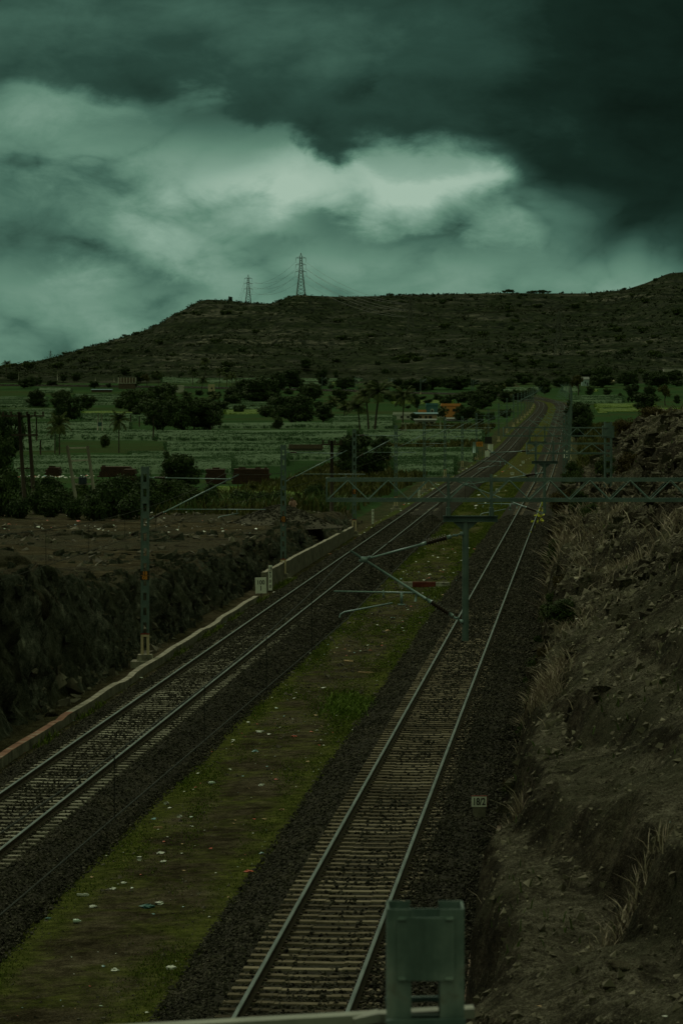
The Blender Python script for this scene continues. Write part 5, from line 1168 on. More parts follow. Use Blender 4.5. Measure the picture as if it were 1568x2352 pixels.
for a in [(150, 1235, 95, .8, 'pale weathered boulder on the left terrace edge'), (205, 1228, 95, .55, 'smaller boulder right of the pale weathered one on the terrace'), (110, 1226, 95, .6, 'dark boulder left of the pale weathered one'), (60, 1235, 95, .6, 'dark boulder near the left edge of the terrace'), (250, 1212, 95, .5, 'low boulder left of the nearest mast on the terrace'), (355, 1232, 95, .45, 'low boulder right of the nearest mast on the terrace'), (508, 1268, 120, .5, 'standing stone on the edge of the rock face right of the mast'), (20, 1300, 80, 1.3, 'big dark boulder at the left edge above the rock face'), (45, 1390, 70, 1.1, 'rounded pale boulder in the rock face at the left edge'), (118, 1645, 60, .26, 'small dark rock lying on the drain wall')]: boulder(*a)
pale_m = rock_material('pale_stone', [(.06,.05,.038),(.11,.095,.07),(.16,.14,.105),(.21,.185,.14),(.27,.24,.19)], (.9, .9, .9), [(.10,.085,.06),(.15,.13,.095),(.20,.175,.13),(.26,.23,.175)], .8)
for a in [(1440, 1870, 24, .42, 'flat pale rock slab on the right slope below the middle', None, None, (1.0, .9, .3)), (1440, 2225, 24, .26, 'pale half buried stone near the lower right corner', None, None, (1.3, 1.1, .35)), (1480, 1440, 40, .4, 'squarish rock on the upper right slope', None, None, (1.2, 1, .6))]: boulder(*a)
# grit on the bare earth of the median
n = 26000; s = 44 + 190*RNG.random(n)**1.6; a = RNG.uniform(2.6, 7.0, n); i = np.clip(s.astype(int), 0, len(PL)-2); X = PL[i, 0] + NL[i, 0]*a; Y = PL[i, 1] + TL[i, 1]*(s-i); k = fbm(X/1.2, Y/4., 8, 4) > -.12; X, Y = X[k], Y[k]
V, Q = stones(np.stack([X, Y, zfun(X, Y, False)], 1), (.008 + .02*RNG.random(len(X))**3 + .05*RNG.random(len(X))**30)*np.clip(Y/60, 1, 2.4)); tag(npmesh('grit', V, [Q], simple('median_grit', [(.03,.026,.019),(.07,.06,.045),(.13,.115,.088)], .9, .9, world=True)), kind='stuff')
# gravel mound on the terrace
q = hit(640, 1206, 150)
n = 40; th = np.linspace(0, 1, n); ph = np.linspace(0, 2*math.pi, 64, endpoint=False); T, Pp = np.meshgrid(th, ph, indexing='ij')
rx = 4.2; X = rx*T*np.cos(Pp)*1.1; Y = 6*T*np.sin(Pp); Z = 1.25*(1-sstep(0, 1, T)) + .16*fbm(X*1.4, Y*1.4, 3, 4)*(1-T) - .25*T
ii, jj = np.meshgrid(np.arange(n-1), np.arange(64), indexing='ij'); j2 = (jj+1) % 64; Fq = np.stack([ii*64+jj, (ii+1)*64+jj, (ii+1)*64+j2, ii*64+j2], -1).reshape(-1, 4)
cs = np.stack([RNG.normal(0, 1.7, 1500), RNG.normal(0, 2.2, 1500), np.zeros(1500)], 1); tt = np.sqrt((cs[:, 0]/4.6)**2 + (cs[:, 1]/6)**2); cs[:, 2] = 1.25*(1-sstep(0, 1, tt)) - .25*np.minimum(tt, 1); V2, Q2 = stones(cs[tt < 1], RNG.uniform(.05, .16, (tt < 1).sum()))
o = npmesh('gravel_mound', np.concatenate([np.stack([X.ravel(), Y.ravel(), Z.ravel()], 1), V2]), [Fq, Q2 + X.size], ballast_m); o.location = q + Vector((0, 4, 0)); tag(o, 'dark gravel mound behind the second mast on the terrace', 'mound')
MOUND = o.location.copy()
# ---------------------------------------------------------------- buildings
def wallm(name, cols, s=1.5): return simple(name, cols, s, .9, 0, .2, .02, 8)
W_or = wallm('orange_plaster', [(.50,.20,.07),(.62,.27,.10)]); W_te = wallm('teal_plaster', [(.05,.14,.17),(.085,.20,.24)]); W_pi = wallm('pink_brick_plaster', [(.34,.24,.18),(.48,.35,.26)])
W_gr = wallm('grey_plaster', [(.34,.34,.31),(.50,.49,.45)]); W_cr = wallm('cream_plaster', [(.42,.36,.24),(.56,.48,.33)]); W_wh = wallm('white_plaster', [(.38,.40,.37),(.56,.57,.54)]); W_bl = wallm('pale_blue_plaster', [(.28,.38,.42),(.40,.52,.56)]); W_dk = wallm('dark_bare_brick', [(.06,.045,.034),(.11,.08,.06)])
tin = simple('grey_tin_roof', [(.09,.11,.105),(.17,.19,.185)], 1, .6, .2); blue_tin = simple('blue_sheet_roof', [(.07,.15,.20),(.12,.23,.29)], 1, .55); dark_open = simple('dark_opening', [(.010,.011,.011),(.02,.02,.02)], 1, .7); brick_red = simple('fired_brick_stack', [(.022,.012,.008),(.042,.021,.014),(.068,.034,.022)], 2.2, .95, 0, .6, .08, 7)
def base_at(u, v): return hit(u, v, 200)
def house(name, u, vb, wu, hu, dep, wallm_, label, roof=None, roofm=None, wins=(), door=None, trim=None, rz=0.0, cat='house', roofdrop=.35):
    q = base_at(u, vb); s = F/q.y; w, h = wu/s, hu/s
    r = empty(name, q, rz, label, cat)
    b = MB(); b.box((0, dep/2, h/2-.3), (w, dep, h+.6)); b.build('wall', wallm_, r)
    if roof == 'flat':
        b = MB(); b.box((0, dep/2, h+.06), (w+.5, dep+.5, .14)); b.box((0, .03, h+.42), (w+.05, .16, .58)); b.box((-w/2, dep/2, h+.42), (.16, dep-.1, .58)); b.box((w/2, dep/2, h+.42), (.16, dep-.1, .58)); b.build('roof', roofm or wallm_, r)
    elif roof == 'lean':
        b = MB(); b.add([(-w/2-.4, -.5, h-roofdrop), (w/2+.4, -.5, h-roofdrop), (w/2+.4, dep+.3, h+.30), (-w/2-.4, dep+.3, h+.30), (-w/2-.4, -.5, h-roofdrop+.07), (w/2+.4, -.5, h-roofdrop+.07), (w/2+.4, dep+.3, h+.37), (-w/2-.4, dep+.3, h+.37)], [(3,2,1,0), (4,5,6,7), (0,1,5,4), (1,2,6,5), (2,3,7,6), (3,0,4,7)]); b.build('roof', roofm, r)
    elif roof == 'gable':
        b = MB(); b.add([(-w/2-.3, -.4, h), (w/2+.3, -.4, h), (w/2+.3, dep/2, h+1.4), (-w/2-.3, dep/2, h+1.4), (-w/2-.3, dep+.4, h), (w/2+.3, dep+.4, h)], [(0,1,2,3), (3,2,5,4), (0,3,4), (1,5,2), (0,4,5,1)]); b.build('roof', roofm, r)
    for (fx, fz, fw, fh) in wins:
        b = MB(); b.box((fx*w, -.02, fz*h), (fw*w+.14, .10, fh*h+.14)); wf = b.build('window', trim or wallm_, r); b = MB(); b.box((fx*w, -.05, fz*h), (fw*w, .08, fh*h)); b.build('pane', dark_open, wf)
    if door: 
        fx, fw, fh = door; b = MB(); b.box((fx*w, -.03, fh*h/2), (fw*w, .10, fh*h)); b.build('door', dark_open, r)
    return r, w, h
r, w, h = house('house', 1036, 958, 44, 26, 6, W_or, 'bright orange two storey house beyond the village trees', 'flat', W_or, [(.18, .62, .24, .26), (-.2, .62, .18, .2)], (.36, .14, .3))
b = MB(); b.box((w*.42, -.9, h*.42), (w*.24, 1.8, h*.36)); b.build('balcony', W_or, r); b = MB(); b.box((w*.42, -1.85, h*.28), (w*.22, .12, h*.12)); b.build('balcony_rail', W_wh, r)
r, w, h = house('house', 992, 955, 26, 24, 5, W_te, 'dark teal house with a white arched window in the village', 'flat', W_te, [], None)
b = MB(); V = [(-w*.15, -.06, h*.22), (w*.15, -.06, h*.22)] + [(w*.15*math.cos(a), -.06, h*.52 + w*.15*math.sin(a)) for a in np.linspace(0, math.pi, 9)]; V2 = [(x, .02, z) for x, y, z in V]; n = len(V)
b.add(V + V2, [tuple(range(n)), tuple(range(2*n-1, n-1, -1))] + [(i, n+i, n+(i+1) % n, (i+1) % n) for i in range(n)]); wf = b.build('window', W_wh, r)
b = MB(); V = [(x*.62, -.10, h*.37 + (z-h*.37)*.72) for x, y, z in V]; V2 = [(x, -.02, z) for x, y, z in V]; b.add(V + V2, [tuple(range(n)), tuple(range(2*n-1, n-1, -1))] + [(i, n+i, n+(i+1) % n, (i+1) % n) for i in range(n)]); b.build('pane', dark_open, wf)
b = MB(); b.box((-w*.85, 1.5, h*.26), (w*.7, 4, h*.52+.4)); b.build('annexe', W_or, r); b = MB(); b.box((-w*.85, 1.4, h*.86), (w*.72, 4, .12)); b.box((-w*1.18, -.5, h*.7), (.1, .1, h*.36)); b.box((-w*.55, -.5, h*.7), (.1, .1, h*.36)); b.build('awning', W_te, r)
house('house', 978, 966, 50, 16, 5, W_pi, 'low pinkish house with a pale blue sheet roof before the teal house', 'lean', blue_tin, [(.2, .5, .14, .4), (-.25, .5, .1, .36)], (.0, .1, .7), roofdrop=.1)
house('house', 977, 980, 46, 15, 5, W_gr, 'grey house with three dark openings and a pale tin roof at the cane edge', 'lean', tin, [(-.26, .56, .18, .36), (.02, .56, .20, .36), (.30, .56, .18, .36)], None, roofdrop=.05)
house('shed', 926, 963, 44, 11, 5, W_wh, 'long white shed under the palm beside the village', 'flat', W_wh, [(.25, .5, .14, .4), (-.1, .5, .1, .4)], None, cat='shed')
house('shed', 1012, 952, 22, 12, 4, W_pi, 'small pinkish hut between the teal house and the orange house', 'lean', tin, [(-.1, .5, .2, .4)], None, cat='shed')
house('shed', 1045, 968, 40, 6, 4, W_dk, 'dark low hut in front of the orange house', 'lean', tin, [], (.2, .1, .7), cat='shed')
house('house', 485, 900, 14, 14, 5, W_cr, 'pale cream walled house half hidden by the far palms', 'flat', W_cr, [(.1, .6, .3, .3)], None)
r, w, h = house('house', 404, 901, 34, 13, 6, W_gr, 'grey house with a cream end wall left of the far palms', 'flat', W_gr, [(-.12, .5, .06, .2), (.1, .5, .06, .2)], None)
b = MB(); b.box((-w/2-.1, -.03, h*.52), (.9, .3, h*1.05)); b.build('end_wall', W_cr, r)
house('shed', 354, 901, 16, 7, 4, W_dk, 'small dark hut with a pale tin roof right of the unfinished house', 'lean', tin, [], None, cat='shed')
house('shed', 233, 901, 46, 6, 5, W_dk, 'long low shed with a thin pale blue roof in the far fields', 'lean', blue_tin, [], None, cat='shed', roofdrop=.05)
house('house', 1344, 886, 16, 15, 6, W_bl, 'small pale blue house among the trees on the right', 'gable', tin, [(0, .5, .16, .3)], (.3, .14, .5))
house('shed', 1404, 879, 10, 4, 5, W_cr, 'tiny pale hut right of the pale blue house', 'lean', W_cr, [], None, cat='shed')
house('shed', 1555, 856, 60, 10, 14, W_gr, 'long shed with a pale white roof at the right edge under the hill', 'lean', W_wh, [], None, cat='shed', roofdrop=-.3)
house('shed', 702, 1052, 76, 22, 5, wallm('grey_stone_wall', [(.07,.065,.055),(.14,.13,.11)], 2.5), 'long low grey stone shed above the brick stacks', 'flat', W_dk, [], None, cat='shed')
# unfinished concrete frame house
q = base_at(291, 893); s = F/q.y; r = empty('frame_house', q, 0, 'unfinished concrete frame house with bare columns on its top floor', 'house'); w, d = 42/s, 7
b = MB(); b.box((0, d/2, 1.3), (w*.9, d*.9, 3.2)); b.build('wall', W_dk, r)
b = MB(); b.box((0, d/2, 3.0), (w, d, .25)); b.build('slab', W_gr, r)
for i in range(7):
    for yy in (.3, d-.3):
        b = MB(); b.box((-w/2+.3 + i*(w-.6)/6, yy, 4.6), (.28, .28, 2.95)); b.build('column', W_gr, r)
b = MB(); b.box((0, d*.8, 4.6), (w*.9, .1, 2.8)); b.build('screen_wall', W_dk, r)
# brick stacks among the fields
for (u, vb, wu, hu, l) in [(577, 1112, 90, 35, 'widest dark red brick stack behind the bright green plot'), (494, 1112, 44, 34, 'dark red brick stack left of the widest one'), (265, 1096, 78, 24, 'dark red brick stack behind the leaning pole frame'), (120, 1096, 32, 22, 'small dark red brick stack near the double dark pole'), (296, 1112, 26, 34, 'narrow dark red brick stack just left of the nearest mast')]:
    q = base_at(u, vb); s = F/q.y; w, h = wu/s, hu/s
    b = MB(); nl = 9
    for i in range(nl):
        f = 1 - .16*max(0, i-2)/nl; jx = random.uniform(-.1, .1); b.box((jx, 2, h*(i+.5)/nl), (w*f+random.uniform(-.25, .25), 4*f, h/nl-.004*i if i == nl-1 else h/nl-.01))
    for k in range(int(w*1.3)):
        if random.random() < .5: b.box((random.uniform(-w*.38, w*.38), 1+random.random()*1.5, h+.09), (random.uniform(.3, .9), .5, .18))
    o = b.build('brick_stack', brick_red); o.location = q; tag(o, l, 'brick stack', 'brick stacks among the fields')
# ---------------------------------------------------------------- poles
def crossarm(b, x, z, L=2.2, n=3):
    b.bar((x-L/2, 0, z), (x+L/2, 0, z), .12, .12)
    for i in range(n*2): b.tube([(x-L/2+.12 + i*(L-.24)/(n*2-1), 0, z+.06), (x-L/2+.12 + i*(L-.24)/(n*2-1), 0, z+.34)], [.06, .09], 6)
q = hit(53, 1180, 150); s = F/q.y; r = empty('double_pole', q, 0, 'dark double pole with cross arms standing among the shrubs at the left', 'utility pole'); h = 232/s
for x, hh, ln in ((-.33, h, -.5), (.42, h*.99, -.62)):
    b = MB(); b.tube([(x+.55, 0, -.5), (x+.25*1, 0, h*.5), (x, 0, hh)], [.18, .15, .12], 8); b.build('pole', dark_pole, r, True)
b = MB(); crossarm(b, 0, h-.25, 3.4); b.build('cross_arm', dark_pole, r); b = MB(); b.bar((-.9, -.1, h*.78), (1.2, -.1, h*.78), .12, .14); b.build('cross_arm', dark_pole, r); b = MB(); b.bar((-.5, .1, h*.45), (.8, .1, h*.45), .1, .1); b.build('cross_arm', dark_pole, r)
q = hit(178, 1180, 150); s = F/q.y; Y0 = q.y; r = empty('transformer_frame', q, 0, 'leaning frame of two pale poles carrying a small blue transformer', 'utility pole')
P = lambda u, v: (at(u, v, Y0) - q)[:]
for a, c, rr in (((179, 1176), (154.5, 1023), .15), ((219, 1150), (201, 1024), .14)):
    b = MB(); e = P(*c); f = P(*a); b.tube([(f[0]+.1, 0, -.6 if a[0] < 200 else f[2]-1.2), f, e], [rr*1.1, rr, rr*.8], 8); b.build('pole', pale_pole, r, True)
for a, c in (((155, 1029), (203, 1028)), ((159, 1059), (208, 1056)), ((166, 1097), (212, 1098)), ((167, 1112), (214, 1112))):
    b = MB(); b.bar(P(*a), P(*c), .10, .12); b.build('cross_arm', pale_pole, r)
b = MB(); c = P(190, 1104.5); b.box((c[0], -.05, c[2]), (.62, .5, .50)); b.box((c[0], -.05, c[2]+.27), (.68, .56, .05)); 
for i in range(3): b.tube([(c[0]-.2+.2*i, -.05, c[2]+.28), (c[0]-.2+.2*i, -.05, c[2]+.52)], [.05, .03], 8)
for i in range(5): b.box((c[0]-.24+.12*i, -.33, c[2]-.03), (.03, .08, .38))
b.build('transformer', simple('transformer_blue', [(.018,.03,.05),(.03,.05,.075)], 2, .5), r)
q = hit(229, 992, 200); s = F/q.y; r = empty('double_pole', q, 0, 'pair of pale thin poles standing in the cane behind the second palm', 'utility pole'); h = 42/s
for x in (-.35, .35): b = MB(); b.tube([(x*1.6+.1, 0, -.4), (x, 0, h)], [.16, .12], 8); b.build('pole', pale_pole, r, True)
b = MB(); b.bar((-.4, 0, h*.42), (.5, 0, h*.42), .3, .9); b.build('cross_arm', simple('teal_box', [(.03,.07,.08),(.04,.09,.10)], 2, .6), r)
def pole(u, vb, hu, m, label, arm=True, grp='single utility poles of the plain', rad=.13, lean=0.0, ymin=150, Y=None):
    q = hit(u, vb, ymin); s = F/q.y; h = hu/s; r = empty('utility_pole', q, 0, label, 'utility pole', grp)
    b = MB(); b.tube([(-lean, 0, -.4), (0, 0, h)], [rad*1.3, rad], 8); b.build('pole', m, r, True)
    if arm: b = MB(); crossarm(b, 0, h-.3, 1.7, 2); b.build('cross_arm', m, r)
for a in [(762, 1178, 166, dark_pole, 'tall dark pole with a cross arm between the second and third masts'), (1011, 1000, 44, pale_pole, 'thin pole with a cross arm in front of the village houses'), (931, 1004, 34, pale_pole, 'thin pale pole in the cane left of the village'), (883, 1090, 60, pale_pole, 'pale leaning pole before the big dark tree behind the third mast', False), (84, 1026, 66, dark_pole, 'thin dark post right of the double dark pole', False), (93, 1045, 34, dark_pole, 'short dark post in the cane left of the palm', False), (300, 972, 20, dark_pole, 'thin dark post before the broad spreading tree', False), (320, 980, 24, dark_pole, 'thin dark post at the end of the light green strip', False), (352, 1012, 40, dark_pole, 'thin dark post by the slender tree', False), (575, 898, 20, pale_pole, 'tiny white post among the far trees', False), (656, 884, 24, pale_pole, 'thin far pole by the upper cane strip', False), (43, 876, 24, pale_pole, 'thin far pole under the hill at the left', False), (132, 873, 22, pale_pole, 'second thin far pole under the hill at the left', False), (219, 876, 12, pale_pole, 'tiny pale post at the foot of the hill', False), (262, 876, 12, pale_pole, 'second tiny pale post at the foot of the hill', False)]: pole(*a)
# ---------------------------------------------------------------- pylons and their lines
pyl_m = simple('pylon_steel', [(.10,.11,.105),(.15,.16,.155)], 1, .6, .3); pyl_p = simple('pale_pylon_steel', [(.09,.10,.085),(.13,.14,.12)], 1, .8, .0, spec=.05)
def pylon_mesh(parent, m, t=.30, Hh=33.0):
    k = Hh/33.0
    lv = [0, 3.2, 6.2, 9.0, 11.6, 14.0, 16.2, 18.2, 20.2, 22.2, 24.2, 26.2, 28.2, 30.0]; wd = lambda z: np.interp(z, [0, 18.2, 30, 33], [3.3, 1.35, .8, .05])
    b = MB(); c = ((-1, -1), (1, -1), (1, 1), (-1, 1))
    for z0, z1 in zip(lv[:-1], lv[1:]):
        a, d = wd(z0), wd(z1)
        for i in range(4):
            p, q = c[i], c[(i+1) % 4]
            b.bar((p[0]*a, p[1]*a, z0), (p[0]*d, p[1]*d, z1), t); b.bar((p[0]*a, p[1]*a, z0), (q[0]*d, q[1]*d, z1), t*.55); b.bar((q[0]*a, q[1]*a, z0), (p[0]*d, p[1]*d, z1), t*.55)
    for p in c: b.bar((p[0]*.8, p[1]*.8, 30), (0, 0, 33.4), t*.8)
    b.build('tower_body', m, parent)
    for z, L in ((29.2, 4.0), (23.9, 4.1), (18.4, 4.4)):
        b = MB()
        for s in (-1, 1):
            for yy in (-.5, .5): b.bar((s*.5, yy, z), (s*L, 0, z), t*.7); b.bar((s*.5, yy, z+1.3), (s*L, 0, z+.05), t*.7)
            b.bar((s*L*.5, 0, z), (s*L*.5, 0, z+.7), t*.5)
        a = b.build('cross_arm', m, parent)
        for s in (-1, 1): b = MB(); insulator_mb(b, (s*L, 0, z-.1), (s*L, 0, z-3.0), .16, 7, 0, .09); b.build('insulator', m, a)
def pylon(u, Y, vtop, hgt, label, m=None, src=None, sc=1.0, rz=0.0):
    X = px(u, Y); zb = pz(vtop, Y) - hgt
    if src is None: r = empty('pylon', (X, Y, zb), rz, label, 'pylon', 'transmission pylons'); pylon_mesh(r, m); r.scale = (hgt/33.4,)*3; return r
    return copy_tree(src, (X, Y, zb), rz, hgt/33.4, label, 'transmission pylons')
P1 = pylon(691, RIDGE, 580, 34.2, 'taller transmission pylon on the skyline of the hill', pyl_m, rz=.12)
P2 = pylon(570, 3300, 630, 35.0, 'smaller looking transmission pylon on the skyline in the saddle of the hill', src=P1, rz=.12)
P3 = pylon(116, 3350, 803, 18.0, 'tiny transmission pylon on the low skyline at the left', src=P1, rz=.3)
P4 = pylon(1283, 1900, 712, 34.0, 'pale transmission pylon standing against the hillside on the right', pyl_p, rz=.2)
P5 = pylon(942, 2150, 679, 28.0, 'pale transmission pylon against the hillside right of the taller one', src=P4, rz=.2)
def span(a, sa, c, sc_, label, sag=12, end=None):
    root = empty('power_line', (0, 0, 0), 0, label, 'power line', 'power lines over the hill')
    for s in (-1, 1):
        for z, L in ((26.1, 4.0), (20.8, 4.1), (15.3, 4.4)):
            A = Vector(a.location) + Vector((s*L*sa, 0, z*sa)); C = (Vector(c.location) + Vector((s*L*sc_, 0, z*sc_))) if c is not None else Vector(end) + Vector((s*L, 0, z))
            pts = [(A.lerp(C, t/10) - Vector((0, 0, sag*4*(t/10)*(1-t/10))))[:] for t in range(11)]; MB().tube(pts, .07, 4).build('wire', pyl_m, root)
span(P2, 35/33.4, P1, 34.2/33.4, 'fine wires hanging between the two skyline pylons', 8)
span(P1, 1.02, P5, .84, 'fine wires running right from the taller skyline pylon', 7)
span(P2, 1.04, None, 1, 'fine wires running down left from the smaller looking skyline pylon', 10, (px(470, 3500), 3900, 60))
# ---------------------------------------------------------------- person behind the gravel mound
def person():
    q = hit(675, 1183, 200); r = empty('person', q, 0, 'person in a pink shirt bending over behind the gravel mound', 'person')
    J = {'pel': (0, 0, .58, .14), 'sp': (-.05, -.05, .80, .14), 'ch': (-.10, -.12, 1.02, .155), 'nk': (-.13, -.19, 1.17, .06), 'hd': (-.15, -.27, 1.27, .095), 'ht': (-.16, -.31, 1.36, .07),
         'sL': (-.29, -.14, 1.06, .06), 'eL': (-.36, -.26, .82, .045), 'wL': (-.28, -.44, .66, .032), 'fL': (-.25, -.52, .60, .028), 'sR': (.09, -.12, 1.08, .06), 'eR': (.20, -.22, .84, .045), 'wR': (.10, -.42, .68, .032), 'fR': (.06, -.50, .61, .028),
         'hL': (-.11, 0, .55, .10), 'kL': (-.17, -.34, .45, .07), 'aL': (-.16, -.10, .09, .045), 'tL': (-.17, -.30, .04, .04), 'hR': (.11, 0, .55, .10), 'kR': (.19, -.32, .46, .07), 'aR': (.16, -.06, .09, .045), 'tR': (.17, -.26, .04, .04)}
    E = [('pel','sp'), ('sp','ch'), ('ch','nk'), ('nk','hd'), ('hd','ht'), ('ch','sL'), ('sL','eL'), ('eL','wL'), ('wL','fL'), ('ch','sR'), ('sR','eR'), ('eR','wR'), ('wR','fR'), ('pel','hL'), ('hL','kL'), ('kL','aL'), ('aL','tL'), ('pel','hR'), ('hR','kR'), ('kR','aR'), ('aR','tR')]
    k = list(J); me = bpy.data.meshes.new('body'); me.from_pydata([J[n][:3] for n in k], [(k.index(a), k.index(b)) for a, b in E], [])
    o = link(bpy.data.objects.new('body', me), None); md = o.modifiers.new('skin', 'SKIN')
    for i, n in enumerate(k): me.skin_vertices[0].data[i].radius = (J[n][3],)*2; me.skin_vertices[0].data[i].use_root = n == 'pel'
    o.modifiers.new('sub', 'SUBSURF').levels = 2
    dg = bpy.context.evaluated_depsgraph_get(); m2 = bpy.data.meshes.new_from_object(o.evaluated_get(dg)); bpy.data.objects.remove(o)
    skin = simple('brown_skin', [(.16,.085,.05),(.21,.115,.07)], 4, .6); shirt = simple('pink_shirt', [(.42,.24,.22),(.52,.32,.29)], 5, .9, 0, .2, .01, 20); trous = simple('dark_trousers', [(.02,.022,.028),(.035,.037,.045)], 5, .9)
    hair = simple('black_hair', [(.008,.007,.006),(.015,.013,.012)], 20, .6)
    m2.materials.clear()
    for m in (skin, shirt, trous): m2.materials.append(m)
    for p in m2.polygons:
        c = p.center; fz = c.z
        p.material_index = 2 if (fz < .62 and c.y > -.40 and not (abs(c.x) > .25 and fz > .55)) or fz < .5 else 1 if (fz < 1.13 and not (c.y < -.30 and fz < .80)) else 0
    b = link(bpy.data.objects.new('body', m2), r)
    hb = MB(); pts = []
    for i in range(5):
        a = i/4*math.pi/2; hb_r = .112*math.cos(a)+.002; pts.append(((-.155, -.275 + .03*0 + .0, 1.285 + .10*math.sin(a)), hb_r))
    hb.tube([p for p, _ in pts], [q_ for _, q_ in pts], 12); hb.build('hair', hair, r, True)
person()
# ---------------------------------------------------------------- litter
lit_w = simple('white_litter', [(.42,.44,.42),(.66,.68,.66)], 6, .6); lit_b = simple('blue_litter', [(.10,.22,.28),(.25,.42,.48)], 6, .5); lit_r = simple('red_litter', [(.40,.05,.03),(.55,.12,.07)], 6, .6); lit_o = simple('tan_litter', [(.30,.19,.10),(.46,.32,.19)], 6, .8); lit_t = simple('teal_litter', [(.02,.09,.10),(.04,.14,.15)], 6, .5); lit_c = simple('pale_green_plastic', [(.40,.52,.48),(.58,.68,.64)], 6, .25); lit_y = simple('yellow_flower', [(.45,.45,.03),(.60,.58,.06)], 6, .7)
def crumple(size, flat=.35, n=7):
    th = np.linspace(0.05, math.pi-.05, n); ph = np.linspace(0, 2*math.pi, 9, endpoint=False); T, Pp = np.meshgrid(th, ph, indexing='ij'); D = np.stack([np.sin(T)*np.cos(Pp), np.sin(T)*np.sin(Pp), np.cos(T)*flat], -1).reshape(-1, 3)
    D = D*(1 + RNG.normal(0, .28, (len(D), 1)))*size; ii, jj = np.meshgrid(np.arange(n-1), np.arange(9), indexing='ij'); j2 = (jj+1) % 9
    return D, np.stack([ii*9+jj, (ii+1)*9+jj, (ii+1)*9+j2, ii*9+j2], -1).reshape(-1, 4)
LIT = [('wrapper', 596, 1684, .20, lit_w, 'white wrapper lying on the median near the green weeds'), ('wrapper', 586, 1729, .20, lit_b, 'pale bluish packet on the median below the white wrapper'), ('bottle', 487, 1803, .26, lit_c, 'clear plastic bottle on the median beside a wrapper'), ('wrapper', 600, 1805, .15, lit_w, 'white scrap right of the clear plastic bottle'), ('cup', 385, 1848, .13, lit_w, 'white cup by the edge of the left ballast'), ('cup', 416, 1879, .12, lit_w, 'white cup right of the one by the left ballast edge'), ('wrapper', 368, 1963, .17, lit_w, 'white wrapper alone in the middle of the median'), ('wrapper', 375, 1984, .12, lit_w, 'white scrap below the lone median wrapper'), ('cup', 320, 1980, .11, lit_w, 'small white cup left of the lone median wrapper'), ('stick', 363, 1905, .22, lit_o, 'pale stick on bare earth in the median'), ('wrapper', 284, 2031, .13, lit_w, 'white scrap on the lower median near the ballast'), ('wrapper', 259, 2045, .14, lit_w, 'white scrap just below another on the lower median'), ('stick', 190, 2062, .24, lit_w, 'pale flat strip by the ballast on the lower median'), ('bag', 340, 2086, .24, lit_t, 'dark teal plastic bag on the lower median'), ('bag', 367, 2079, .17, lit_w, 'whitish bag right of the dark teal one'), ('bag', 214, 2089, .16, lit_w, 'white bag on the lower left of the median'), ('bottle', 177, 2123, .20, lit_c, 'pale bottle on the lower left of the median'), ('wrapper', 111, 2113, .12, lit_b, 'blue scrap at the left ballast foot'), ('wrapper', 392, 2227, .18, lit_w, 'white wrapper at the foot of the right ballast'), ('wrapper', 264, 2231, .13, lit_w, 'white scrap low on the median'), ('wrapper', 705, 1503, .24, lit_w, 'white crumpled paper at the ballast edge high on the median'), ('board', 800, 1521, .34, lit_o, 'tan piece of board on the upper median'), ('wrapper', 571, 2004, .16, lit_r, 'red and white scrap at the right ballast foot'), ('wrapper', 674, 1693, .14, lit_r, 'orange red scrap on the median beside the green weeds'), ('bag', 65, 1702, .24, lit_c, 'pale bag left of the left track by the drain wall'), ('bag', 122, 1666, .22, lit_w, 'white bag lying with rubble by the drain wall'), ('bag', 137, 1655, .18, lit_y, 'greenish yellow bag lying with rubble by the drain wall'), ('bag', 21, 1738, .22, lit_b, 'pale blue bag at the left edge by the drain wall'), ('wrapper', 1188, 1328, .24, lit_w, 'white paper right of the right track by the slope foot'), ('wrapper', 1200, 1326, .2, lit_w, 'second white paper right of the right track by the slope foot'), ('stone', 890, 1450, .22, lit_o, 'tan stone on the upper median'), ('stick', 840, 1548, .6, lit_o, 'pale plank on the upper median'), ('wrapper', 648, 1863, .12, lit_o, 'brown scrap at the right ballast foot'), ('bag', 1146, 1180, .0, lit_w, '')]
for (k, u, v, s, m, l) in LIT:
    if s == 0: continue
    s *= .8; q = hit(u, v, 30); nm = {'wrapper': 'wrapper', 'bottle': 'plastic_bottle', 'cup': 'paper_cup', 'stick': 'stick', 'bag': 'plastic_bag', 'board': 'board_piece', 'stone': 'stone'}[k]
    if k == 'bottle':
        a = random.uniform(0, 1); d = Vector((math.cos(a), math.sin(a), 0)); b = MB(); b.tube([q + d*(t*s) + Vector((0, 0, .045)) - q for t in (-.5, -.46, .15, .28, .36, .5)], [.02, .042, .042, .028, .016, .016], 10); o = b.build(nm, m, None, True)
    elif k == 'cup': b = MB(); b.tube([(0, 0, .0), (0, 0, s)], [.045, .06], 10); o = b.build(nm, m, None, True); o.rotation_euler = (random.choice((0, 1.4)), 0, random.random()*6)
    elif k == 'stick' or k == 'board':
        b = MB(); b.box((0, 0, .03), (s*1.3, s*(.18 if k == 'stick' else .6), .04)); b.box((s*.3, .01, .055), (s*.5, s*.12, .02)); o = b.build(nm, m); o.rotation_euler = (.08, .1, random.uniform(-.4, .4))
    else: V, Fq = crumple(s*.62, .42); o = npmesh(nm, V + np.array([0, 0, s*.12]), [Fq], m)
    o.location = q; tag(o, l, 'litter' if k != 'stone' else 'stone', 'litter along the tracks')
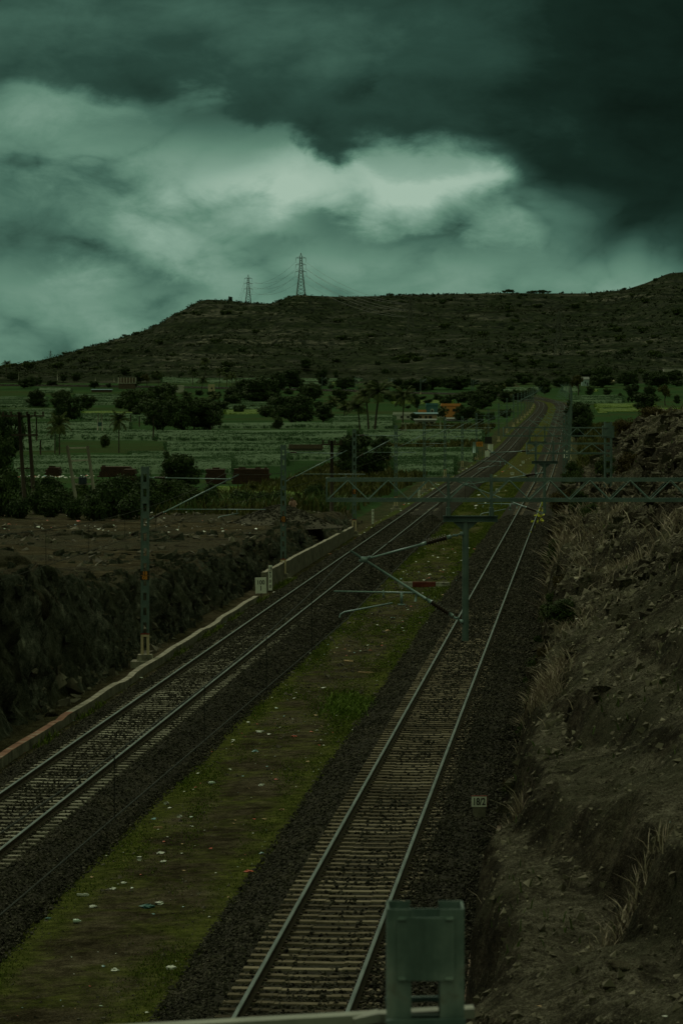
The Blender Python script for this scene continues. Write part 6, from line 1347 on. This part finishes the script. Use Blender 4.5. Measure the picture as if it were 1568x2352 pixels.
# flecks of paper and plastic nobody could count
V, Q, MI, off = [], [], [], 0
def fleck(X, Y, Z, size):
    global off
    for x, y, z, s in zip(X, Y, Z, size):
        a, b_ = RNG.uniform(0, 6.28), RNG.uniform(.4, 1.2); c, d = math.cos(a)*s, math.sin(a)*s; h1, h2 = RNG.uniform(.1, .6, 2)*s
        V.extend([(x-c, y-d, z), (x+d*b_, y-c*b_, z+h1), (x+c, y+d, z+.01), (x-d*b_, y+c*b_, z+h2), (x, y, z+.5*s)]); Q.extend([(off, off+1, off+4), (off+1, off+2, off+4), (off+2, off+3, off+4), (off+3, off, off+4)])
        mm = RNG.choice([0, 0, 0, 0, 0, 1, 2, 3, 4], p=None); MI.extend([mm]*4); off += 5
n = 1300; s = 42 + 230*RNG.random(n)**1.35; a = 2.3 + 4.9*RNG.random(n); i = s.astype(int); X = PL[i, 0]+NL[i, 0]*a; Y = PL[i, 1]+TL[i, 1]*(s-i); k = fbm(X/3., Y/6., 3, 3) > -.12; X, Y = X[k], Y[k]; fleck(X, Y, zfun(X, Y, False)+.01, .016 + .06*RNG.random(len(X))**2.5*np.clip(Y/90, 1, 2.2))
n = 170; Y = RNG.uniform(85, 480, n); a = -RNG.uniform(2.2, 3.3, n); i = np.array([int(np.argmin(np.abs(PL[:_iL, 1]-y))) for y in Y]); X = PL[i, 0]+NL[i, 0]*a; fleck(X, Y, zfun(X, Y, False)+.03, .03 + .10*RNG.random(n)**2*np.clip(Y/200, .6, 1.8))
n = 220; uu = RNG.uniform(0, 760, n); Y = RNG.uniform(195, 275, n); X = (uu-UC)/F*Y; k = X < fxL(Y)-6; X, Y = X[k], Y[k]; fleck(X, Y, zfun(X, Y)+.08, .05 + .16*RNG.random(len(X))**3)
n = 90; uu = RNG.uniform(40, 215, n); Y = RNG.uniform(352, 372, n); X = (uu-UC)/F*Y; fleck(X, Y, zfun(X, Y)+.9, RNG.uniform(.10, .3, n))
n = 240; Y = 26 + 150*RNG.random(n)**1.4; d = RNG.uniform(3.4, 11, n); X = fxR(Y)+d; fleck(X, Y, np.array([slope_z(x, y) for x, y in zip(X, Y)])+.02, .008 + .035*RNG.random(n)**3*np.clip(Y/50, 1, 2.4))
n = 40; Y = RNG.uniform(280, 600, n); a = RNG.uniform(2.6, 6, n); X = fxL(Y)+a; fleck(X, Y, zfun(X, Y, False)+.05, .08 + .2*RNG.random(n)**2)
tag(npmesh('litter', np.array(V), [np.array(Q)], [lit_w, lit_b, lit_r, lit_o, lit_c], [np.array(MI)]), kind='stuff')
# yellow flowering creeper on the second drop arm's foot
q = at(1240, 1180, 122); n = 34; C = np.stack([RNG.normal(q.x, .10, n), RNG.normal(q.y, .3, n), q.z + RNG.normal(0, .32, n)], 1); C[:, 0] += (C[:, 2]-q.z)*.45
V, Qd = leaves(C, RNG.normal(size=(n, 3)), np.full(n, .16)); tag(npmesh('flowering_creeper', V, [Qd], lit_y), 'small yellow flowering creeper on the slope foot by the second drop arm', 'plant')
# ---------------------------------------------------------------- sky, sun, camera
wd = bpy.data.worlds.new("World"); SC.world = wd; wd.use_nodes = True
nt = wd.node_tree
for n in list(nt.nodes): nt.nodes.remove(n)
out = nt.nodes.new('ShaderNodeOutputWorld'); bg = nt.nodes.new('ShaderNodeBackground'); nt.links.new(bg.outputs[0], out.inputs[0]); bg.inputs[1].default_value = .1
SUN_EL, SUN_AZ = math.radians(52), math.radians(-35)
skyt = nt.nodes.new('ShaderNodeTexSky'); skyt.sky_type = 'NISHITA'; skyt.sun_disc = False; skyt.sun_elevation = SUN_EL; skyt.sun_rotation = SUN_AZ; skyt.air_density = 1.5; skyt.dust_density = 3
tc = nt.nodes.new('ShaderNodeTexCoord'); dirv = tc.outputs['Generated']
sp = nt.nodes.new('ShaderNodeSeparateXYZ'); nt.links.new(dirv, sp.inputs[0])
az = math_(nt, 'ARCTAN2', sp.outputs['X'], sp.outputs['Y']); el = math_(nt, 'ARCSINE', sp.outputs['Z'])
# cloud texture over the dome, stretched along the horizon; warps the cloud edges
cv = scaled(nt, dirv, (1, 1, 2.0))
nA = noise(nt, cv, 15, 6, .55, .4); nB = noise(nt, cv, 38, 7, .66, .35); nC = noise(nt, scaled(nt, dirv, (1, 1, 3.2)), 7, 6, .55, .5)
vo = noise(nt, scaled(nt, dirv, (1, 1, 1.7)), 17, 5, .55, .25); vo.noise_type = 'RIDGED_MULTIFRACTAL'; vo.inputs['Offset'].default_value = 1.0; vo.inputs['Gain'].default_value = 1.2; vo.normalize = True
bil = math_(nt, 'MULTIPLY', math_(nt, 'SUBTRACT', 1.06, vo.outputs['Fac']), .62)
wA = math_(nt, 'SUBTRACT', nA.outputs['Fac'], .5); wB = math_(nt, 'SUBTRACT', nB.outputs['Fac'], .5); wC = math_(nt, 'SUBTRACT', nC.outputs['Fac'], .5)
U = math_(nt, 'MULTIPLY_ADD', az, 7000/1568, .5); V_ = math_(nt, 'MULTIPLY', el, 7000/920)
warp = math_(nt, 'ADD', math_(nt, 'MULTIPLY', bil, .12), math_(nt, 'ADD', math_(nt, 'MULTIPLY', wA, .30), math_(nt, 'MULTIPLY', wB, .22)))
Vw = math_(nt, 'ADD', V_, math_(nt, 'MULTIPLY', warp, .55)); Uw = math_(nt, 'ADD', U, math_(nt, 'MULTIPLY', warp, .5))
def curve(v, pts):
    n = nt.nodes.new('ShaderNodeFloatCurve'); c = n.mapping.curves[0]
    c.points[0].location = pts[0]; c.points[1].location = pts[-1]
    for p in pts[1:-1]: c.points.new(*p)
    n.mapping.update(); nt.links.new(v, n.inputs['Value']); return n.outputs[0]
def gauss(uc, vc, ru, rv, amp, u=None, v=None):
    a = math_(nt, 'DIVIDE', math_(nt, 'SUBTRACT', u or Uw, uc), ru); b = math_(nt, 'DIVIDE', math_(nt, 'SUBTRACT', v or Vw, vc), rv)
    s = math_(nt, 'ADD', math_(nt, 'MULTIPLY', a, a), math_(nt, 'MULTIPLY', b, b))
    e = math_(nt, 'POWER', 2.718, math_(nt, 'MULTIPLY', s, -1.0)); return math_(nt, 'MULTIPLY', e, amp)
t = curve(math_(nt, 'MULTIPLY', V_, .5), [(0, .60), (.05, .60), (.14, .615), (.22, .615), (.32, .60), (.40, .545), (.5, .46), (1, .42)])
for g in [(.52, .55, .22, .060, .24), (.68, .545, .09, .045, .17), (.56, .575, .14, .02, .06), (.38, .52, .08, .05, .10), (.31, .45, .11, .09, .20), (.40, .50, .09, .05, .14), (.24, .36, .12, .06, .08), (.56, .52, .26, .05, .10), (.47, .43, .06, .03, -.10), (.36, .37, .05, .03, -.07),
          (.62, .39, .13, .022, -.11), (.56, .46, .10, .02, .06), (.80, .40, .10, .06, -.07), (.00, .50, .20, .30, -.08), (.04, .52, .14, .05, -.05), (.14, .43, .12, .05, -.04), (.08, .35, .05, .035, -.08), (.12, .62, .2, .03, .04), (.44, .685, .13, .04, -.10), (.28, .70, .14, .035, -.06), (.45, .26, .3, .05, .04), (.25, .28, .07, .025, -.07)]:
    t = math_(nt, 'ADD', t, gauss(*g))
edge = curve(U, [(0, .805), (.05, .775), (.12, .752), (.22, .748), (.32, .755), (.36, .72), (.40, .695), (.44, .65), (.49, .615), (.53, .635), (.60, .60), (.68, .615), (.73, .60), (.77, .53), (.83, .45), (.90, .40), (1, .35)])
d0 = math_(nt, 'SUBTRACT', math_(nt, 'ADD', V_, math_(nt, 'ADD', math_(nt, 'MULTIPLY', wB, .14), math_(nt, 'ADD', math_(nt, 'MULTIPLY', bil, -.07), math_(nt, 'MULTIPLY', wA, .10)))), edge)
soft = curve(U, [(0, .03), (.5, .035), (.7, .05), (.8, .12), (1, .16)])
m0 = maprange(nt, math_(nt, 'DIVIDE', d0, soft), -1.0, 1.2)
deck = curve(U, [(0, .36), (.2, .32), (.42, .335), (.5, .335), (.62, .29), (.75, .25), (.88, .18), (1, .13)])
deck = math_(nt, 'ADD', deck, math_(nt, 'ADD', math_(nt, 'MULTIPLY', wA, .22), math_(nt, 'ADD', math_(nt, 'MULTIPLY', wB, .14), math_(nt, 'ADD', math_(nt, 'MULTIPLY', bil, .06), math_(nt, 'MULTIPLY', wC, .30)))))
for g in [(.10, .98, .35, .12, .09, U, V_), (.50, .83, .14, .05, .06, U, V_), (.44, .93, .22, .05, .03, U, V_), (.62, .72, .10, .05, .02, U, V_), (.53, .775, .03, .02, -.06)]: deck = math_(nt, 'ADD', deck, gauss(*g))
t = math_(nt, 'ADD', t, math_(nt, 'ADD', math_(nt, 'MULTIPLY', wA, .28), math_(nt, 'ADD', math_(nt, 'MULTIPLY', wB, .26), math_(nt, 'MULTIPLY', bil, .20))))
mixn = nt.nodes.new('ShaderNodeMix'); mixn.data_type = 'FLOAT'; nt.links.new(m0, mixn.inputs[0]); nt.links.new(t, mixn.inputs[2]); nt.links.new(deck, mixn.inputs[3]); t = mixn.outputs[0]
cr = ramp(nt, [(.0030,.0085,.0055),(.0075,.0215,.0150),(.0235,.0610,.0450),(.062,.142,.104),(.118,.235,.170),(.235,.375,.290),(.36,.50,.40)], [.05, .20, .36, .50, .62, .80, 1.0])
nt.links.new(t, cr.inputs[0])
# the rest of the dome (overhead and behind): paler broken overcast
ov = ramp(nt, [(.084,.118,.058),(.168,.212,.108),(.305,.36,.195)], [.35, .5, .65]); nt.links.new(nA.outputs['Fac'], ov.inputs[0])
front = maprange(nt, el, .17, .55); side = maprange(nt, math_(nt, 'ABSOLUTE', az), .35, 1.1)
k = math_(nt, 'MAXIMUM', front, side)
zen = maprange(nt, sp.outputs['Z'], .0, 1.0, .46, 1.85, False); ovz = mixc(nt, 1.0, ov.outputs[0], zen, 'MULTIPLY')
cloud = mixc(nt, k, cr.outputs[0], ovz)
# cloud radiance is set against the 0.1 background strength; a little of the clear sky shows through
cl10 = mixc(nt, 1.0, cloud, (10.0, 10.0, 10.0), 'MULTIPLY')
nt.links.new(mixc(nt, .9985, skyt.outputs[0], cl10), bg.inputs[0])

sl = bpy.data.lights.new('sun', 'SUN'); sl.energy = .8; sl.angle = math.radians(18); sl.color = (1, .93, .72)
so = bpy.data.objects.new('sun', sl); link(so)
dv = Vector((math.sin(SUN_AZ)*math.cos(SUN_EL), math.cos(SUN_AZ)*math.cos(SUN_EL), math.sin(SUN_EL))); so.rotation_euler = dv.to_track_quat('Z', 'Y').to_euler()

cd = bpy.data.cameras.new('camera'); cam = bpy.data.objects.new('camera', cd); link(cam)
cam.location = (0, 0, H); cam.rotation_euler = (math.pi/2, 0, 0)
cd.sensor_fit = 'HORIZONTAL'; cd.sensor_width = 24; cd.lens = F/1568*24; cd.shift_y = -(1176-VH)/1568
cd.clip_start = .5; cd.clip_end = 30000
cd.dof.use_dof = True; cd.dof.focus_distance = 130; cd.dof.aperture_fstop = 7
SC.camera = cam
SC.view_settings.view_transform = 'Standard'; SC.view_settings.look = 'None'; SC.view_settings.exposure = 0; SC.view_settings.gamma = 1
SC.render.resolution_x, SC.render.resolution_y = 682, 1024
SC.cycles.use_denoising = True; SC.cycles.max_bounces = 5; SC.cycles.diffuse_bounces = 3; SC.cycles.glossy_bounces = 2
